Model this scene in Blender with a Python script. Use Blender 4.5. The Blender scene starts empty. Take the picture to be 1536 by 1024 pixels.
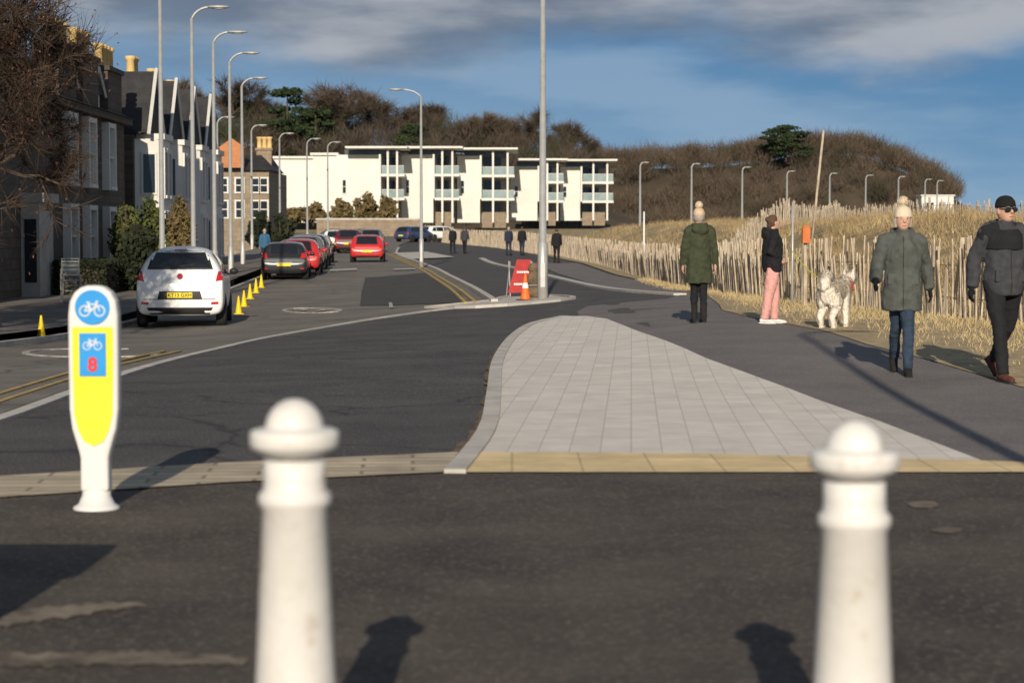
import bpy,bmesh,math,random
from mathutils import Vector as V, Matrix as MX, noise as NZ
from mathutils.bvhtree import BVHTree
R=math.radians; sin,cos,pi=math.sin,math.cos,math.pi
random.seed(7); rn=random.random
def ru(a,b): return a+(b-a)*rn()
S=bpy.context.scene; C=S.collection
F=2987.; PIT=math.atan(155/F); H=1.39
def ray(px,py):
    a=(px-768)/F; b=(512-py)/F
    return V((a,cos(PIT)+b*sin(PIT),-sin(PIT)+b*cos(PIT)))
def at(px,py,Y):
    r=ray(px,py); return V((0,0,H))+r*(Y/r.y)
def X_(px,Y): return at(px,357,Y).x
def Z_(py,Y): return at(768,py,Y).z
def sm(a,b,x):
    t=max(0,min(1,(x-a)/(b-a))); return t*t*(3-2*t)
def lin(x,xs,ys):
    if x<=xs[0]: return ys[0]
    for i in range(1,len(xs)):
        if x<=xs[i]: return ys[i-1]+(ys[i]-ys[i-1])*(x-xs[i-1])/(xs[i]-xs[i-1])
    return ys[-1]
def gz(x,y):
    A=.5*sm(14,40,y)*(1-.8*sm(46,88,y)); L=1-sm(-7.5,2,x)
    B=.17*sm(16,26,y)*(1-sm(34,60,y))*sm(.5,3,x)
    return -A*L+B+lin(y,[0,75,103,190,240,400],[0,0,.2,1.15,2.8,4])
def G(px,py):
    r=ray(px,py); z=0
    for i in range(40):
        t=(z-H)/r.z; x=r.x*t; y=r.y*t; z=.5*z+.5*gz(x,y)
    return V((x,y,gz(x,y)))
# ---------------------------------------------------------------- materials
def mat(name,c,rough=.8,c2=None,scale=3,bump=0,bscale=40,metal=0,spec=.3,coat=0,lo=.35,hi=.65,stretch=None,c3=None,s3=60,crack=None,t3=(.55,.75)):
    m=bpy.data.materials.new(name); m.use_nodes=True; nt=m.node_tree; N=nt.nodes; Lk=nt.links
    b=N['Principled BSDF']; b.inputs['Roughness'].default_value=rough; b.inputs['Metallic'].default_value=metal
    b.inputs['Specular IOR Level'].default_value=spec; b.inputs['Coat Weight'].default_value=coat
    b.inputs['Base Color'].default_value=(*c,1)
    g=N.new('ShaderNodeNewGeometry'); src=g.outputs['Position']
    if stretch:
        mp=N.new('ShaderNodeMapping'); mp.inputs['Scale'].default_value=stretch; Lk.new(src,mp.inputs[0]); src=mp.outputs[0]
    def mix(f,a,bb):
        mx=N.new('ShaderNodeMix'); mx.data_type='RGBA'; Lk.new(f,mx.inputs[0]); Lk.new(a,mx.inputs[6]); mx.inputs[7].default_value=(*bb,1); return mx.outputs[2]
    if c2:
        n=N.new('ShaderNodeTexNoise'); n.inputs['Scale'].default_value=scale; n.inputs['Detail'].default_value=8; n.inputs['Roughness'].default_value=.66
        Lk.new(src,n.inputs['Vector']); r=N.new('ShaderNodeValToRGB')
        r.color_ramp.elements[0].position=lo; r.color_ramp.elements[0].color=(*c,1)
        r.color_ramp.elements[1].position=hi; r.color_ramp.elements[1].color=(*c2,1)
        Lk.new(n.outputs['Fac'],r.inputs[0]); col=r.outputs[0]
        if c3:
            n3=N.new('ShaderNodeTexNoise'); n3.inputs['Scale'].default_value=s3; n3.inputs['Detail'].default_value=3
            Lk.new(g.outputs['Position'],n3.inputs['Vector']); mr=N.new('ShaderNodeMapRange')
            mr.inputs[1].default_value=t3[0]; mr.inputs[2].default_value=t3[1]; Lk.new(n3.outputs['Fac'],mr.inputs[0]); col=mix(mr.outputs[0],col,c3)
        if crack:
            nd=N.new('ShaderNodeTexNoise'); nd.inputs['Scale'].default_value=.9; nd.inputs['Detail'].default_value=5; Lk.new(g.outputs['Position'],nd.inputs['Vector'])
            va=N.new('ShaderNodeVectorMath'); va.operation='MULTIPLY_ADD'; Lk.new(nd.outputs['Color'],va.inputs[0]); va.inputs[1].default_value=(1.6,1.6,0); Lk.new(g.outputs['Position'],va.inputs[2])
            vo=N.new('ShaderNodeTexVoronoi'); vo.feature='DISTANCE_TO_EDGE'; vo.inputs['Scale'].default_value=crack; Lk.new(va.outputs[0],vo.inputs['Vector'])
            m2=N.new('ShaderNodeMapRange'); m2.inputs[1].default_value=.003; m2.inputs[2].default_value=.011; m2.inputs[3].default_value=.6; m2.inputs[4].default_value=0; Lk.new(vo.outputs['Distance'],m2.inputs[0]); col=mix(m2.outputs[0],col,tuple(k*.45 for k in c))
        Lk.new(col,b.inputs['Base Color'])
    if bump:
        n2=N.new('ShaderNodeTexNoise'); n2.inputs['Scale'].default_value=bscale; n2.inputs['Detail'].default_value=4
        Lk.new(g.outputs['Position'],n2.inputs['Vector']); bp=N.new('ShaderNodeBump'); bp.inputs['Strength'].default_value=bump; bp.inputs['Distance'].default_value=.02
        Lk.new(n2.outputs['Fac'],bp.inputs['Height']); Lk.new(bp.outputs[0],b.inputs['Normal'])
    return m
def brickmat(name,c,c2,mort,bw,rh,ms,off=0,rot=0,axis='xy',rough=.85,vr=(.74,1.12)):
    m=mat(name,c,rough,bump=.25,bscale=50); nt=m.node_tree; N=nt.nodes; Lk=nt.links; b=N['Principled BSDF']
    g=N.new('ShaderNodeNewGeometry'); src=g.outputs['Position']
    mp=N.new('ShaderNodeMapping'); mp.inputs['Rotation'].default_value=(0,0,rot)
    if axis!='xy':
        sp=N.new('ShaderNodeSeparateXYZ'); cb=N.new('ShaderNodeCombineXYZ'); Lk.new(src,sp.inputs[0])
        Lk.new(sp.outputs[1 if axis=='yz' else 0],cb.inputs[0]); Lk.new(sp.outputs[2],cb.inputs[1]); src=cb.outputs[0]
    Lk.new(src,mp.inputs[0])
    t=N.new('ShaderNodeTexBrick'); t.offset=off; t.inputs['Scale'].default_value=1; t.inputs['Brick Width'].default_value=bw; t.inputs['Row Height'].default_value=rh
    t.inputs['Mortar Size'].default_value=ms; t.inputs['Mortar Smooth'].default_value=.3; t.inputs['Color1'].default_value=(*c,1); t.inputs['Color2'].default_value=(*c2,1); t.inputs['Mortar'].default_value=(*mort,1)
    Lk.new(mp.outputs[0],t.inputs[0])
    n=N.new('ShaderNodeTexNoise'); n.inputs['Scale'].default_value=2.5; n.inputs['Detail'].default_value=8; n.inputs['Roughness'].default_value=.65; Lk.new(g.outputs['Position'],n.inputs['Vector'])
    mr=N.new('ShaderNodeMapRange'); mr.inputs[1].default_value=.3; mr.inputs[2].default_value=.7; mr.inputs[3].default_value=vr[0]; mr.inputs[4].default_value=vr[1]; Lk.new(n.outputs['Fac'],mr.inputs[0])
    mx=N.new('ShaderNodeMix'); mx.data_type='RGBA'; mx.blend_type='MULTIPLY'; mx.inputs[0].default_value=1; Lk.new(t.outputs[0],mx.inputs[6]); Lk.new(mr.outputs[0],mx.inputs[7]); Lk.new(mx.outputs[2],b.inputs['Base Color'])
    return m
mTar=mat('tarmac_new',(.046,.043,.044),.85,(.084,.077,.074),.8,.6,60,c3=(.19,.175,.16),s3=46,crack=.28,t3=(.53,.72))
mRoad=mat('tarmac_old',(.125,.112,.097),.85,(.20,.177,.15),.5,.4,80,c3=(.26,.23,.20),s3=34,crack=.22,t3=(.54,.74))
mProm=mat('tarmac_prom',(.125,.108,.104),.85,(.18,.159,.15),.7,.5,60,c3=(.26,.24,.22),s3=44,t3=(.52,.72))
mApron=mat('tarmac_apron',(.046,.037,.031),.9,(.098,.080,.065),1.0,.9,40,c3=(.165,.138,.115),s3=40,t3=(.53,.72))
mPatch=mat('tarmac_patch',(.05,.047,.044),.9,(.075,.07,.064),2,.4,60)
mPave=brickmat('paving',(.69,.635,.565),(.63,.575,.505),(.50,.455,.40),.40,.20,.006,.5,pi/2+.06,vr=(.86,1.07))
mBuff=brickmat('buff_paving',(.76,.58,.32),(.68,.52,.28),(.50,.385,.21),.42,.4,.009,0,0)
mSett=brickmat('stone_strip',(.54,.45,.32),(.42,.35,.255),(.25,.2,.14),.6,.17,.014,.5,-.05)
mKerb=mat('kerb_concrete',(.38,.355,.32),.85,(.56,.52,.46),2,.3,40)
mDirt=mat('dirt',(.07,.052,.038),.95,(.20,.14,.085),3.5,.4,60)
mWhiteLine=mat('white_line',(.22,.20,.18),.8,(.54,.51,.47),7)
mYelLine=mat('yellow_line',(.30,.21,.08),.8,(.52,.37,.13),5)
mSoil=mat('soil',(.16,.13,.07),.95,(.24,.2,.11),.4,.4,10)
mVSoil=mat('verge_soil',(.28,.21,.12),.95,(.44,.345,.2),3,.4,25,c3=(.16,.125,.075),s3=7)
mDune=mat('dune',(.25,.185,.095),.95,(.42,.325,.175),.7,.6,14,c3=(.13,.10,.055),s3=1.4,t3=(.5,.7))
mGrass=mat('dry_grass',(.42,.315,.15),.9,(.60,.475,.26),1.3)
mGrass2=mat('dune_grass',(.23,.165,.085),.9,(.49,.37,.195),.5)
mPale=mat('paling',(.28,.225,.16),.9,(.58,.49,.38),7,stretch=(3,3,.6))
mWire=mat('wire',(.2,.2,.2),.5,metal=.8)
mBol=mat('bollard_paint',(.62,.60,.56),.4,(.72,.70,.665),4,.08,30,c3=(.48,.40,.31),s3=11,t3=(.6,.78))
mMark=mat('white_plastic',(.64,.63,.61),.4,(.70,.69,.67),4)
mYel=mat('sign_yellow',(.80,.66,.02),.4,(.84,.72,.05),4); mBlue=mat('sign_blue',(.025,.27,.66),.35,(.03,.30,.70),5); mWht=mat('white',(.72,.72,.7),.5,(.78,.78,.77),6); mRedS=mat('sign_red',(.34,.025,.025),.5,(.44,.04,.035),9); mRed8=mat('numeral_red',(.62,.03,.03),.4,(.68,.05,.04),9)
mStone=brickmat('dark_stone',(.13,.10,.078),(.095,.077,.06),(.07,.06,.05),.55,.28,.02,.5,0,'yz')
mTan=brickmat('tan_stone',(.30,.235,.165),(.25,.195,.14),(.2,.16,.12),.6,.3,.02,.5,0,'xz')
mOrange=mat('orange_brick',(.40,.16,.07),.9,(.50,.22,.10),3)
mSlate=mat('slate',(.020,.020,.022),.75,(.042,.04,.04),2,.3,12)
mRender=mat('white_render',(.64,.62,.57),.85,(.73,.71,.66),.5)
mGreyW=mat('grey_cladding',(.30,.28,.255),.8,(.38,.36,.32),1)
mWin=mat('window_glass',(.02,.025,.03),.06,spec=.6); mWin2=mat('window_pale',(.07,.07,.07),.12,(.13,.125,.118),.8,spec=.6); mBlind=mat('blind',(.34,.325,.295),.7,(.44,.42,.39),2)
mGreen=mat('glass_balustrade',(.20,.27,.27),.15,(.30,.36,.36),.7,spec=.6)
mPot=mat('chimney_pot',(.55,.38,.15),.8,(.66,.48,.22),3)
mSteel=mat('galvanised',(.38,.38,.37),.45,(.46,.46,.44),5,metal=.35)
mDark=mat('dark_plastic',(.02,.02,.021),.55); mBlk=mat('rubber',(.018,.018,.018),.85,(.03,.03,.028),20)
mGlass=mat('car_glass',(.012,.014,.016),.05,spec=.7); mLight=mat('tail_light',(.42,.012,.015),.15,(.5,.02,.02),30,coat=1); mRim=mat('alloy',(.42,.42,.43),.3,metal=.9); mPlate=mat('plate_yellow',(.80,.62,.03),.4,(.84,.66,.05),20); mChrome=mat('chrome',(.6,.6,.6),.15,metal=1); mHead=mat('headlamp',(.5,.52,.55),.1,spec=.7)
def paint(n,c,coat=1): return mat(n,c,.28,tuple(min(1,k*1.06) for k in c),3,coat=coat,spec=.5)
pWhite=paint('paint_white',(.80,.795,.775),.2); pBlack=paint('paint_black',(.012,.013,.015)); pRed=paint('paint_red',(.48,.016,.016)); pDred=paint('paint_dark_red',(.09,.010,.012)); pGrey=paint('paint_grey',(.10,.105,.11)); pBlue=paint('paint_blue',(.02,.04,.10)); pSilv=paint('paint_silver',(.30,.31,.32))
mCone=mat('cone_orange',(.75,.13,.02),.5,(.8,.17,.03),8); mConeY=mat('cone_yellow',(.80,.52,.0),.5,(.84,.6,.02),8); mBoxO=mat('box_orange',(.50,.13,.03),.6,(.58,.17,.05),9)
mBark=mat('bark',(.06,.043,.032),.95,(.11,.08,.06),6,.4,30); mTwig=mat('twigs',(.068,.050,.036),.95,(.135,.099,.069),.22,c3=(.054,.052,.03),s3=.09,t3=(.52,.66)); mTwig2=mat('twigs_dark',(.050,.039,.030),.95,(.110,.082,.059),.25,c3=(.042,.05,.024),s3=.08,t3=(.54,.68)); mTwig3=mat('twigs_near',(.034,.023,.017),.95,(.072,.046,.031),2); mBerry=mat('berries',(.13,.035,.025),.7,(.11,.055,.03),9)
mEver=mat('evergreen',(.014,.029,.011),.9,(.04,.058,.02),.6); mLeafG=mat('leaf_green',(.04,.062,.017),.85,(.10,.105,.03),1.2); mLeafD=mat('leaf_dark',(.012,.019,.009),.9,(.03,.036,.015),1.5); mLeafO=mat('leaf_olive',(.11,.08,.033),.9,(.17,.13,.055),1); mHill=mat('hill_ground',(.06,.045,.032),.95,(.095,.07,.045),.1)
mSkin=mat('skin',(.52,.30,.21),.6,(.56,.33,.24),9); mHair=mat('hair_grey',(.30,.27,.23),.8,(.38,.34,.3),40); mHairR=mat('hair_brown',(.060,.032,.021),.75,(.11,.06,.038),40); mEye=mat('eye',(.03,.02,.015),.2); mLip=mat('lip',(.36,.15,.12),.6)
mFur=mat('fur_white',(.70,.63,.54),.95,(.80,.75,.67),7)
def cloth(n,a,k=1.5): return mat(n,a,.9,tuple(x*k for x in a),14,.25,70)
kGreen=cloth('coat_green',(.034,.040,.021)); kBlack=cloth('jacket_black',(.010,.010,.012)); kPink=cloth('pink',(.58,.30,.265),1.15); kGrey=cloth('parka_grey',(.058,.064,.058)); kJean=cloth('jeans',(.022,.036,.060)); kJack=cloth('jacket_charcoal',(.034,.035,.040)); kCream=cloth('wool_cream',(.58,.48,.36),1.2); kTan=cloth('wool_tan',(.46,.34,.23),1.3); kHatG=cloth('hat_dark',(.007,.008,.007)); kBoot=cloth('boot',(.014,.012,.011)); kBoot2=cloth('boot_brown',(.075,.028,.018)); kWhiteS=cloth('shoe_white',(.6,.58,.57),1.15); kNavy=cloth('navy',(.016,.022,.04)); kBlueC=cloth('blue_coat',(.03,.09,.16))
# ---------------------------------------------------------------- mesh builder
class MB:
    def __init__(s): s.v=[]; s.f=[]
    def box(s,x0,x1,y0,y1,z0,z1,m=None):
        n=len(s.v); P=[V((x,y,z)) for z in (z0,z1) for y in (y0,y1) for x in (x0,x1)]
        if m: P=[m@p for p in P]
        s.v+=P; s.f+=[tuple(n+i for i in q) for q in ((0,2,3,1),(4,5,7,6),(0,1,5,4),(2,6,7,3),(0,4,6,2),(1,3,7,5))]; return s
    def rings(s,rs,cap=True):
        n=len(s.v); k=len(rs[0])
        for r in rs: s.v+=[V(p) for p in r]
        for i in range(len(rs)-1):
            for j in range(k):
                a=n+i*k+j; b=n+i*k+(j+1)%k; s.f.append((a,b,b+k,a+k))
        if cap: s.f.append(tuple(n+j for j in reversed(range(k)))); s.f.append(tuple(n+(len(rs)-1)*k+j for j in range(k)))
        return s
    def tube(s,pts,r,n=8,cap=True,ell=(1,1),ref=None):
        pts=[V(p) for p in pts]
        if not isinstance(r,(list,tuple)): r=[r]*len(pts)
        rs=[]; nv=None
        for i,p in enumerate(pts):
            t=(pts[min(i+1,len(pts)-1)]-pts[max(i-1,0)]).normalized()
            if nv is None:
                q=V(ref) if ref else (V((1,0,0)) if abs(t.x)<.8 else V((0,0,1))); nv=q
            nv=(nv-t*nv.dot(t)).normalized(); b=t.cross(nv)
            rs.append([p+nv*(r[i]*ell[0]*cos(2*pi*j/n))+b*(r[i]*ell[1]*sin(2*pi*j/n)) for j in range(n)])
        return s.rings(rs,cap)
    def loft(s,L,n=20,e=1.0):
        rs=[]
        for (x,y,z,a,b) in L:
            rs.append([(x+a*cos(2*pi*j/n),y+b*sin(2*pi*j/n),z) for j in range(n)])
        return s.rings(rs)
    def ell(s,c,r,n=12,m=None):
        rs=[]
        for i in range(1,n):
            t=-pi/2+pi*i/n; rs.append([V((r[0]*cos(t)*cos(2*pi*j/(2*n)),r[1]*cos(t)*sin(2*pi*j/(2*n)),r[2]*sin(t))) for j in range(2*n)])
        rs=[[V(c)+(m@p if m else p) for p in q] for q in rs]
        return s.rings(rs)
    def lathe(s,prof,n=24,c=(0,0,0),axis='z'):
        rs=[]
        for r,z in prof:
            q=[]
            for j in range(n):
                a=2*pi*j/n; p=(r*cos(a),r*sin(a),z) if axis=='z' else (z,r*cos(a),r*sin(a))
                q.append(V(p)+V(c))
            rs.append(q)
        return s.rings(rs)
    def poly(s,P): n=len(s.v); s.v+=[V(p) for p in P]; s.f.append(tuple(range(n,n+len(P)))); return s
    def prism(s,P,d):
        d=V(d); n=len(s.v); k=len(P); s.v+=[V(p) for p in P]+[V(p)+d for p in P]
        s.f.append(tuple(range(n,n+k))); s.f.append(tuple(reversed(range(n+k,n+2*k))))
        for j in range(k): s.f.append((n+j,n+(j+1)%k,n+k+(j+1)%k,n+k+j))
        return s
    def build(s,name,m,parent=None,smooth=False,bevel=0,o=None):
        me=bpy.data.meshes.new(name)
        vv=[p-o for p in s.v] if o is not None else s.v
        me.from_pydata([tuple(p) for p in vv],[],s.f); fixn(me)
        return link(name,me,m,parent,smooth,bevel,o if (o is not None and parent is None) else None)
def fixn(me):
    if len(me.polygons)>30000: return
    bm=bmesh.new(); bm.from_mesh(me); bmesh.ops.recalc_face_normals(bm,faces=bm.faces); bm.to_mesh(me); bm.free()
def link(name,me,m,parent=None,smooth=False,bevel=0,loc=None):
    o=bpy.data.objects.new(name,me); C.objects.link(o)
    if m: 
        if len(me.materials): me.materials[0]=m
        else: me.materials.append(m)
    if parent: o.parent=parent
    if loc is not None: o.location=loc
    if smooth:
        for p in me.polygons: p.use_smooth=True
    if bevel:
        b=o.modifiers.new('bevel','BEVEL'); b.width=bevel; b.segments=2; b.limit_method='ANGLE'
    return o
def tag(o,label=None,cat=None,group=None,kind=None):
    if label: o['label']=label
    if cat: o['category']=cat
    if group: o['group']=group
    if kind: o['kind']=kind
    return o
def thing(name,label,cat,loc=(0,0,0),rz=0,group=None):
    o=bpy.data.objects.new(name,None); C.objects.link(o); o.location=loc; o.rotation_euler=(0,0,rz); o.empty_display_size=.2
    return tag(o,label,cat,group)
def copy_tree(o,parent=None):
    c=o.copy(); C.objects.link(c)
    if parent: c.parent=parent
    for ch in [k for k in o.children]: copy_tree(ch,c)
    return c
def ev(ob):
    bpy.context.view_layer.update(); dg=bpy.context.evaluated_depsgraph_get()
    me=bpy.data.meshes.new_from_object(ob.evaluated_get(dg)); bpy.data.objects.remove(ob); 
    return me
def remesh(mb,vox,it=3,disp=0,ds=8):
    me=bpy.data.meshes.new('t'); me.from_pydata([tuple(p) for p in mb.v],[],mb.f); fixn(me)
    ob=bpy.data.objects.new('t',me); C.objects.link(ob)
    m=ob.modifiers.new('r','REMESH'); m.mode='VOXEL'; m.voxel_size=vox
    m=ob.modifiers.new('s','SMOOTH'); m.factor=.5; m.iterations=it
    out=ev(ob)
    if disp:
        sd=V((rn()*50,rn()*50,0)); N=[(v.co.copy(),v.normal.copy()) for v in out.vertices]
        for v,(c,n) in zip(out.vertices,N):
            v.co=c+n*disp*(NZ.noise(V((c.x*ds,c.y*ds,c.z*ds*.55))+sd)+.5*NZ.noise(c*ds*2.3+sd))
    for p in out.polygons: p.use_smooth=True
    return out
def fill2d(poly,sx,sy=None):
    ar=sum(poly[i][0]*poly[(i+1)%len(poly)][1]-poly[(i+1)%len(poly)][0]*poly[i][1] for i in range(len(poly)))
    if ar<0: poly=list(reversed(poly))
    bm=bmesh.new(); vs=[bm.verts.new((p[0],p[1],0)) for p in poly]; f=bm.faces.new(vs); bm.normal_update()
    bmesh.ops.triangulate(bm,faces=bm.faces[:])
    xs=[p[0] for p in poly]; ys=[p[1] for p in poly]
    def cuts(a,b,st):
        r=[]; t=math.floor(a)
        while t<b:
            t+=st if not callable(st) else st(t)
            if a<t<b: r.append(t)
        return r
    for x in cuts(min(xs),max(xs),sx): bmesh.ops.bisect_plane(bm,geom=bm.verts[:]+bm.edges[:]+bm.faces[:],plane_co=(x,0,0),plane_no=(1,0,0),dist=1e-5)
    for y in cuts(min(ys),max(ys),sy or sx): bmesh.ops.bisect_plane(bm,geom=bm.verts[:]+bm.edges[:]+bm.faces[:],plane_co=(0,y,0),plane_no=(0,1,0),dist=1e-5)
    return bm
def smooth_line(P,st=.6):
    P=[V((p[0],p[1],0)) for p in P]; out=[]
    for i in range(len(P)-1):
        a=P[max(i-1,0)]; b=P[i]; c=P[i+1]; d=P[min(i+2,len(P)-1)]; n=max(1,int((c-b).length/st))
        for k in range(n):
            t=k/n; out.append(.5*((2*b)+(c-a)*t+(2*a-5*b+4*c-d)*t*t+(3*b-a-3*c+d)*t**3))
    out.append(P[-1]); return out
def pl(*pp): return [G(*p) for p in pp]
def drape(name,poly,m,off,label=None,kind='structure',parent=None,sx=1.5):
    bm=fill2d(poly,sx,lambda t:1.5 if t<60 else (4 if t<160 else 10))
    for v in bm.verts: v.co.z=gz(v.co.x,v.co.y)+off*(1+v.co.y/30)
    bm.normal_update()
    for f in bm.faces:
        if f.normal.z<0: f.normal_flip()
    me=bpy.data.meshes.new(name); bm.to_mesh(me); bm.free()
    o=link(name,me,m,parent)
    if parent is None: tag(o,label,None,None,kind)
    return o
def ribbon(name,P,w,h,m,off=0,side=0,base=.06,label=None):
    P=smooth_line(P); mb=MB(); rs=[]
    for i,p in enumerate(P):
        t=(P[min(i+1,len(P)-1)]-P[max(i-1,0)]).normalized(); n=V((t.y,-t.x,0)); a=p+n*(side-w/2); b=p+n*(side+w/2); z=gz(p.x,p.y)+off*(1+p.y/30)
        rs.append([(a.x,a.y,z-base),(b.x,b.y,z-base),(b.x,b.y,z+h),(a.x,a.y,z+h)])
    mb.rings(rs); o=mb.build(name,m); return tag(o,label,None,None,'structure')
# ---------------------------------------------------------------- ground
xs=[-900,-400,-200,-120,-80,-60,-45,-35]+[-30+1.5*i for i in range(41)]+[35,45,60,80,120,200,400,900]
ys=[-80,-40,-20,-10]+[-6+1.5*i for i in range(46)]+[66,70,75,80,86,92,98,103,112,120,130,140,150,160,175,190,205,220,240,270,320,400,600,1000,2500]
mb=MB(); mb.v=[V((x,y,gz(x,y)-.07-.001*max(0,y))) for y in ys for x in xs]; k=len(xs)
mb.f=[(j*k+i,j*k+i+1,(j+1)*k+i+1,(j+1)*k+i) for j in range(len(ys)-1) for i in range(k-1)]
tag(mb.build('ground',mSoil,smooth=True),None,None,None,'structure')
FP=[(8.6,16),(8.1,20),(7.6,24),(7.0,28.5),(6.2,33),(5.4,38),(5.0,45),(4.7,60),(4.4,80),(3.9,97),(2.2,120),(-.6,150),(-5,180),(-9,205)]
def xf(y): return lin(y,[p[1] for p in FP],[p[0] for p in FP])
verge=pl((1536,583),(1400,543),(1300,518),(1230,496),(1130,478),(1082,466),(1078,458),(1060,444),(1020,433))
farv=[(3.9,75),(3.4,97),(1.6,120),(-1.4,150),(-6,180),(-10,205)]
tar=[(-9,-8),(14,-8),(9,12)]+[(6.2,15)]+[(p.x,p.y) for p in verge]+farv+[(-13,205),(-12,150),(-9,100),(-6,60),(-5,30)]
drape('cycle_path',tar,mTar,0)
drape('verge',[(6.1,15.05)]+[(p.x+.01,p.y) for p in verge]+farv[:3]+[(xf(y)+.6,y) for y in (120,97,80,60,45,38,33,28,24,20,15)],mVSoil,.008)
kerbL=[(-8.4,-8),(-8.4,20),(-8.4,33),(-8.3,42.5),(-8.9,58),(-9.6,75),(-10.5,100),(-11.5,133),(-13,160),(-14,205)]
ye=pl((-60,641),(0,622),(100,586),(200,553),(300,528),(400,506),(520,485),(640,467),(715,459),(735,455))
ke=[G(735,455),G(700,432),G(660,410),G(622,394),V((-7.3,125,0)),V((-8.6,150,0)),V((-9.5,175,0)),V((-9,205,0))]
road=[(-5.2,-8)]+[(-4.6,6),(-4.3,12)]+[(p.x,p.y) for p in smooth_line(ye,2)]+[(p.x,p.y) for p in smooth_line(ke[1:],5)]+list(reversed(kerbL))
drape('road',road,mRoad,.006)
pave=pl((690,712),(725,668),(741,635),(746,590),(752,540),(775,505),(805,486),(850,476))
pv2=pl((880,476),(910,480),(960,500),(1060,540),(1180,584),(1320,635),(1470,693),(1480,712))
drape('paved_verge',[(p.x,p.y) for p in smooth_line(pave)]+[(p.x,p.y) for p in pv2],mPave,.012)
ribbon('kerb',pave,.13,.035,mKerb,0,-.03)
dl=smooth_line(pl((660,690),(700,660),(719,630),(727,590),(734,545),(758,508),(795,486)),.3)
drape('dirt_strip',[(p.x+ru(-.03,.03),p.y) for p in dl]+[(p.x,p.y) for p in reversed(smooth_line(pave[:-1],.5))],mDirt,.008)
prom=[(p.x,p.y) for p in pl((850,477),(910,480),(960,500),(1060,540),(1180,584),(1320,635),(1470,693))]+[(9,12.0),(6.2,15)]+[(p.x,p.y) for p in verge]+[(3.7,75),(3.2,97),(1.0,97)]+[(p.x,p.y) for p in pl((930,436),(1020,443),(1000,449),(880,460))]
drape('promenade',prom,mProm,.005)
drape('forecourt',[(-9,-8),(14,-8),(14,12.3)]+[(p.x,p.y) for p in pl((1536,700),(690,700),(0,735),(-300,752))]+[(-9,8.5)],mApron,.007)
drape('buff_strip',[(p.x,p.y) for p in pl((712,682),(1050,684),(1480,695),(1536,697))]+[(7,12.35),(7,11.8)]+[(p.x,p.y) for p in pl((1536,712),(1100,712),(694,712))],mBuff,.014)
drape('stone_strip',[(p.x,p.y) for p in pl((-250,742),(0,718),(350,697),(688,682),(664,712),(350,727),(0,750),(-250,776))],mSett,.014)
isl=pl((640,463),(735,453),(760,447),(825,445),(860,449),(800,456),(715,462))
drape('traffic_island',[(p.x,p.y) for p in isl],mKerb,.014)
ribbon('kerb',isl+[isl[0]],.12,.06,mKerb,0,.0)
drape('traffic_island',[(p.x,p.y) for p in pl((588,381),(640,379),(682,387),(620,390))],mKerb,.014)
ribbon('kerb',ye[:9],.13,.006,mKerb,.012,.12)
for s in (-.28,-.50): 
    ribbon('yellow_line',ye[:5],.055,.002,mYelLine,.012,s); ribbon('yellow_line',ke[:5],.09,.004,mYelLine,.012,s*1.1)
ribbon('kerb',ke[:6],.16,.10,mKerb,0,.1)
ribbon('kerb',pl((722,388),(745,397),(800,408),(850,421),(930,436),(1020,443)),.3,.05,mKerb,0,0)
ribbon('kerb',kerbL,.16,.10,mKerb,0,0)
drape('pavement',[(x-.08,y) for x,y in kerbL[1:]]+[(-19,205),(-16,130),(-13.6,90),(-13.4,8),(-13.4,-8),(-8.48,-8)],mRoad,.1)
def mark(name,P,m=mWhiteLine,off=.016): return drape(name,[(p.x,p.y) for p in pl(*P)],m,off)
def oval(cx,cy,a,b,w,t0=0,t1=2*pi,m=mWhiteLine):
    P=[(cx+a*cos(t0+(t1-t0)*i/24),cy+b*sin(t0+(t1-t0)*i/24)) for i in range(25)]
    ribbon('road_marking',[(p.x,p.y) for p in pl(*P)],w,.002,m,.014)
oval(468,467,42,3.6,.12); oval(140,531,102,6.5,.11,.3,5.2)
mark('road_marking',[(448,468),(456,465),(462,468)]); mark('road_marking',[(470,469),(486,465),(490,468)])
mark('road_patch',[(548,418),(600,414),(640,410),(664,425),(690,440),(700,455),(600,459),(540,460),(542,440)],mPatch,.011); mark('road_marking',[(495,406),(535,404),(536,407),(495,409)]); mark('road_marking',[(590,405),(622,404),(624,406),(590,407)])
mark('road_marking',[(583,456),(588,456),(590,464),(584,464)])
mWorn=mat('worn_stone',(.075,.060,.047),.9,(.29,.24,.18),4,.4,30,lo=.36,hi=.68)
def jag(P):
    q=[]
    for i in range(len(P)):
        a,b=V((*P[i],0)),V((*P[(i+1)%len(P)],0)); n=max(1,int((b-a).length/10))
        for k in range(n): c=a.lerp(b,k/n); q.append((c.x+ru(-2.5,2.5),c.y+ru(-3,3)))
    return q
for P in ([(-30,934),(80,914),(210,906),(226,913),(90,932),(-30,948)],[(-30,984),(120,984),(240,980),(372,993),(365,1003),(200,1001),(60,1005),(-30,1003)]):
    mark('worn_marking',jag(P),mWorn,.011)
for cx,cy,a,b in ((1385,760,24,6),(1420,799,26,4)): mark('worn_marking',[(cx+a*cos(k*pi/8)*ru(.85,1.1),cy+b*sin(k*pi/8)*ru(.8,1.1)) for k in range(16)],mWorn,.011)
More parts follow.
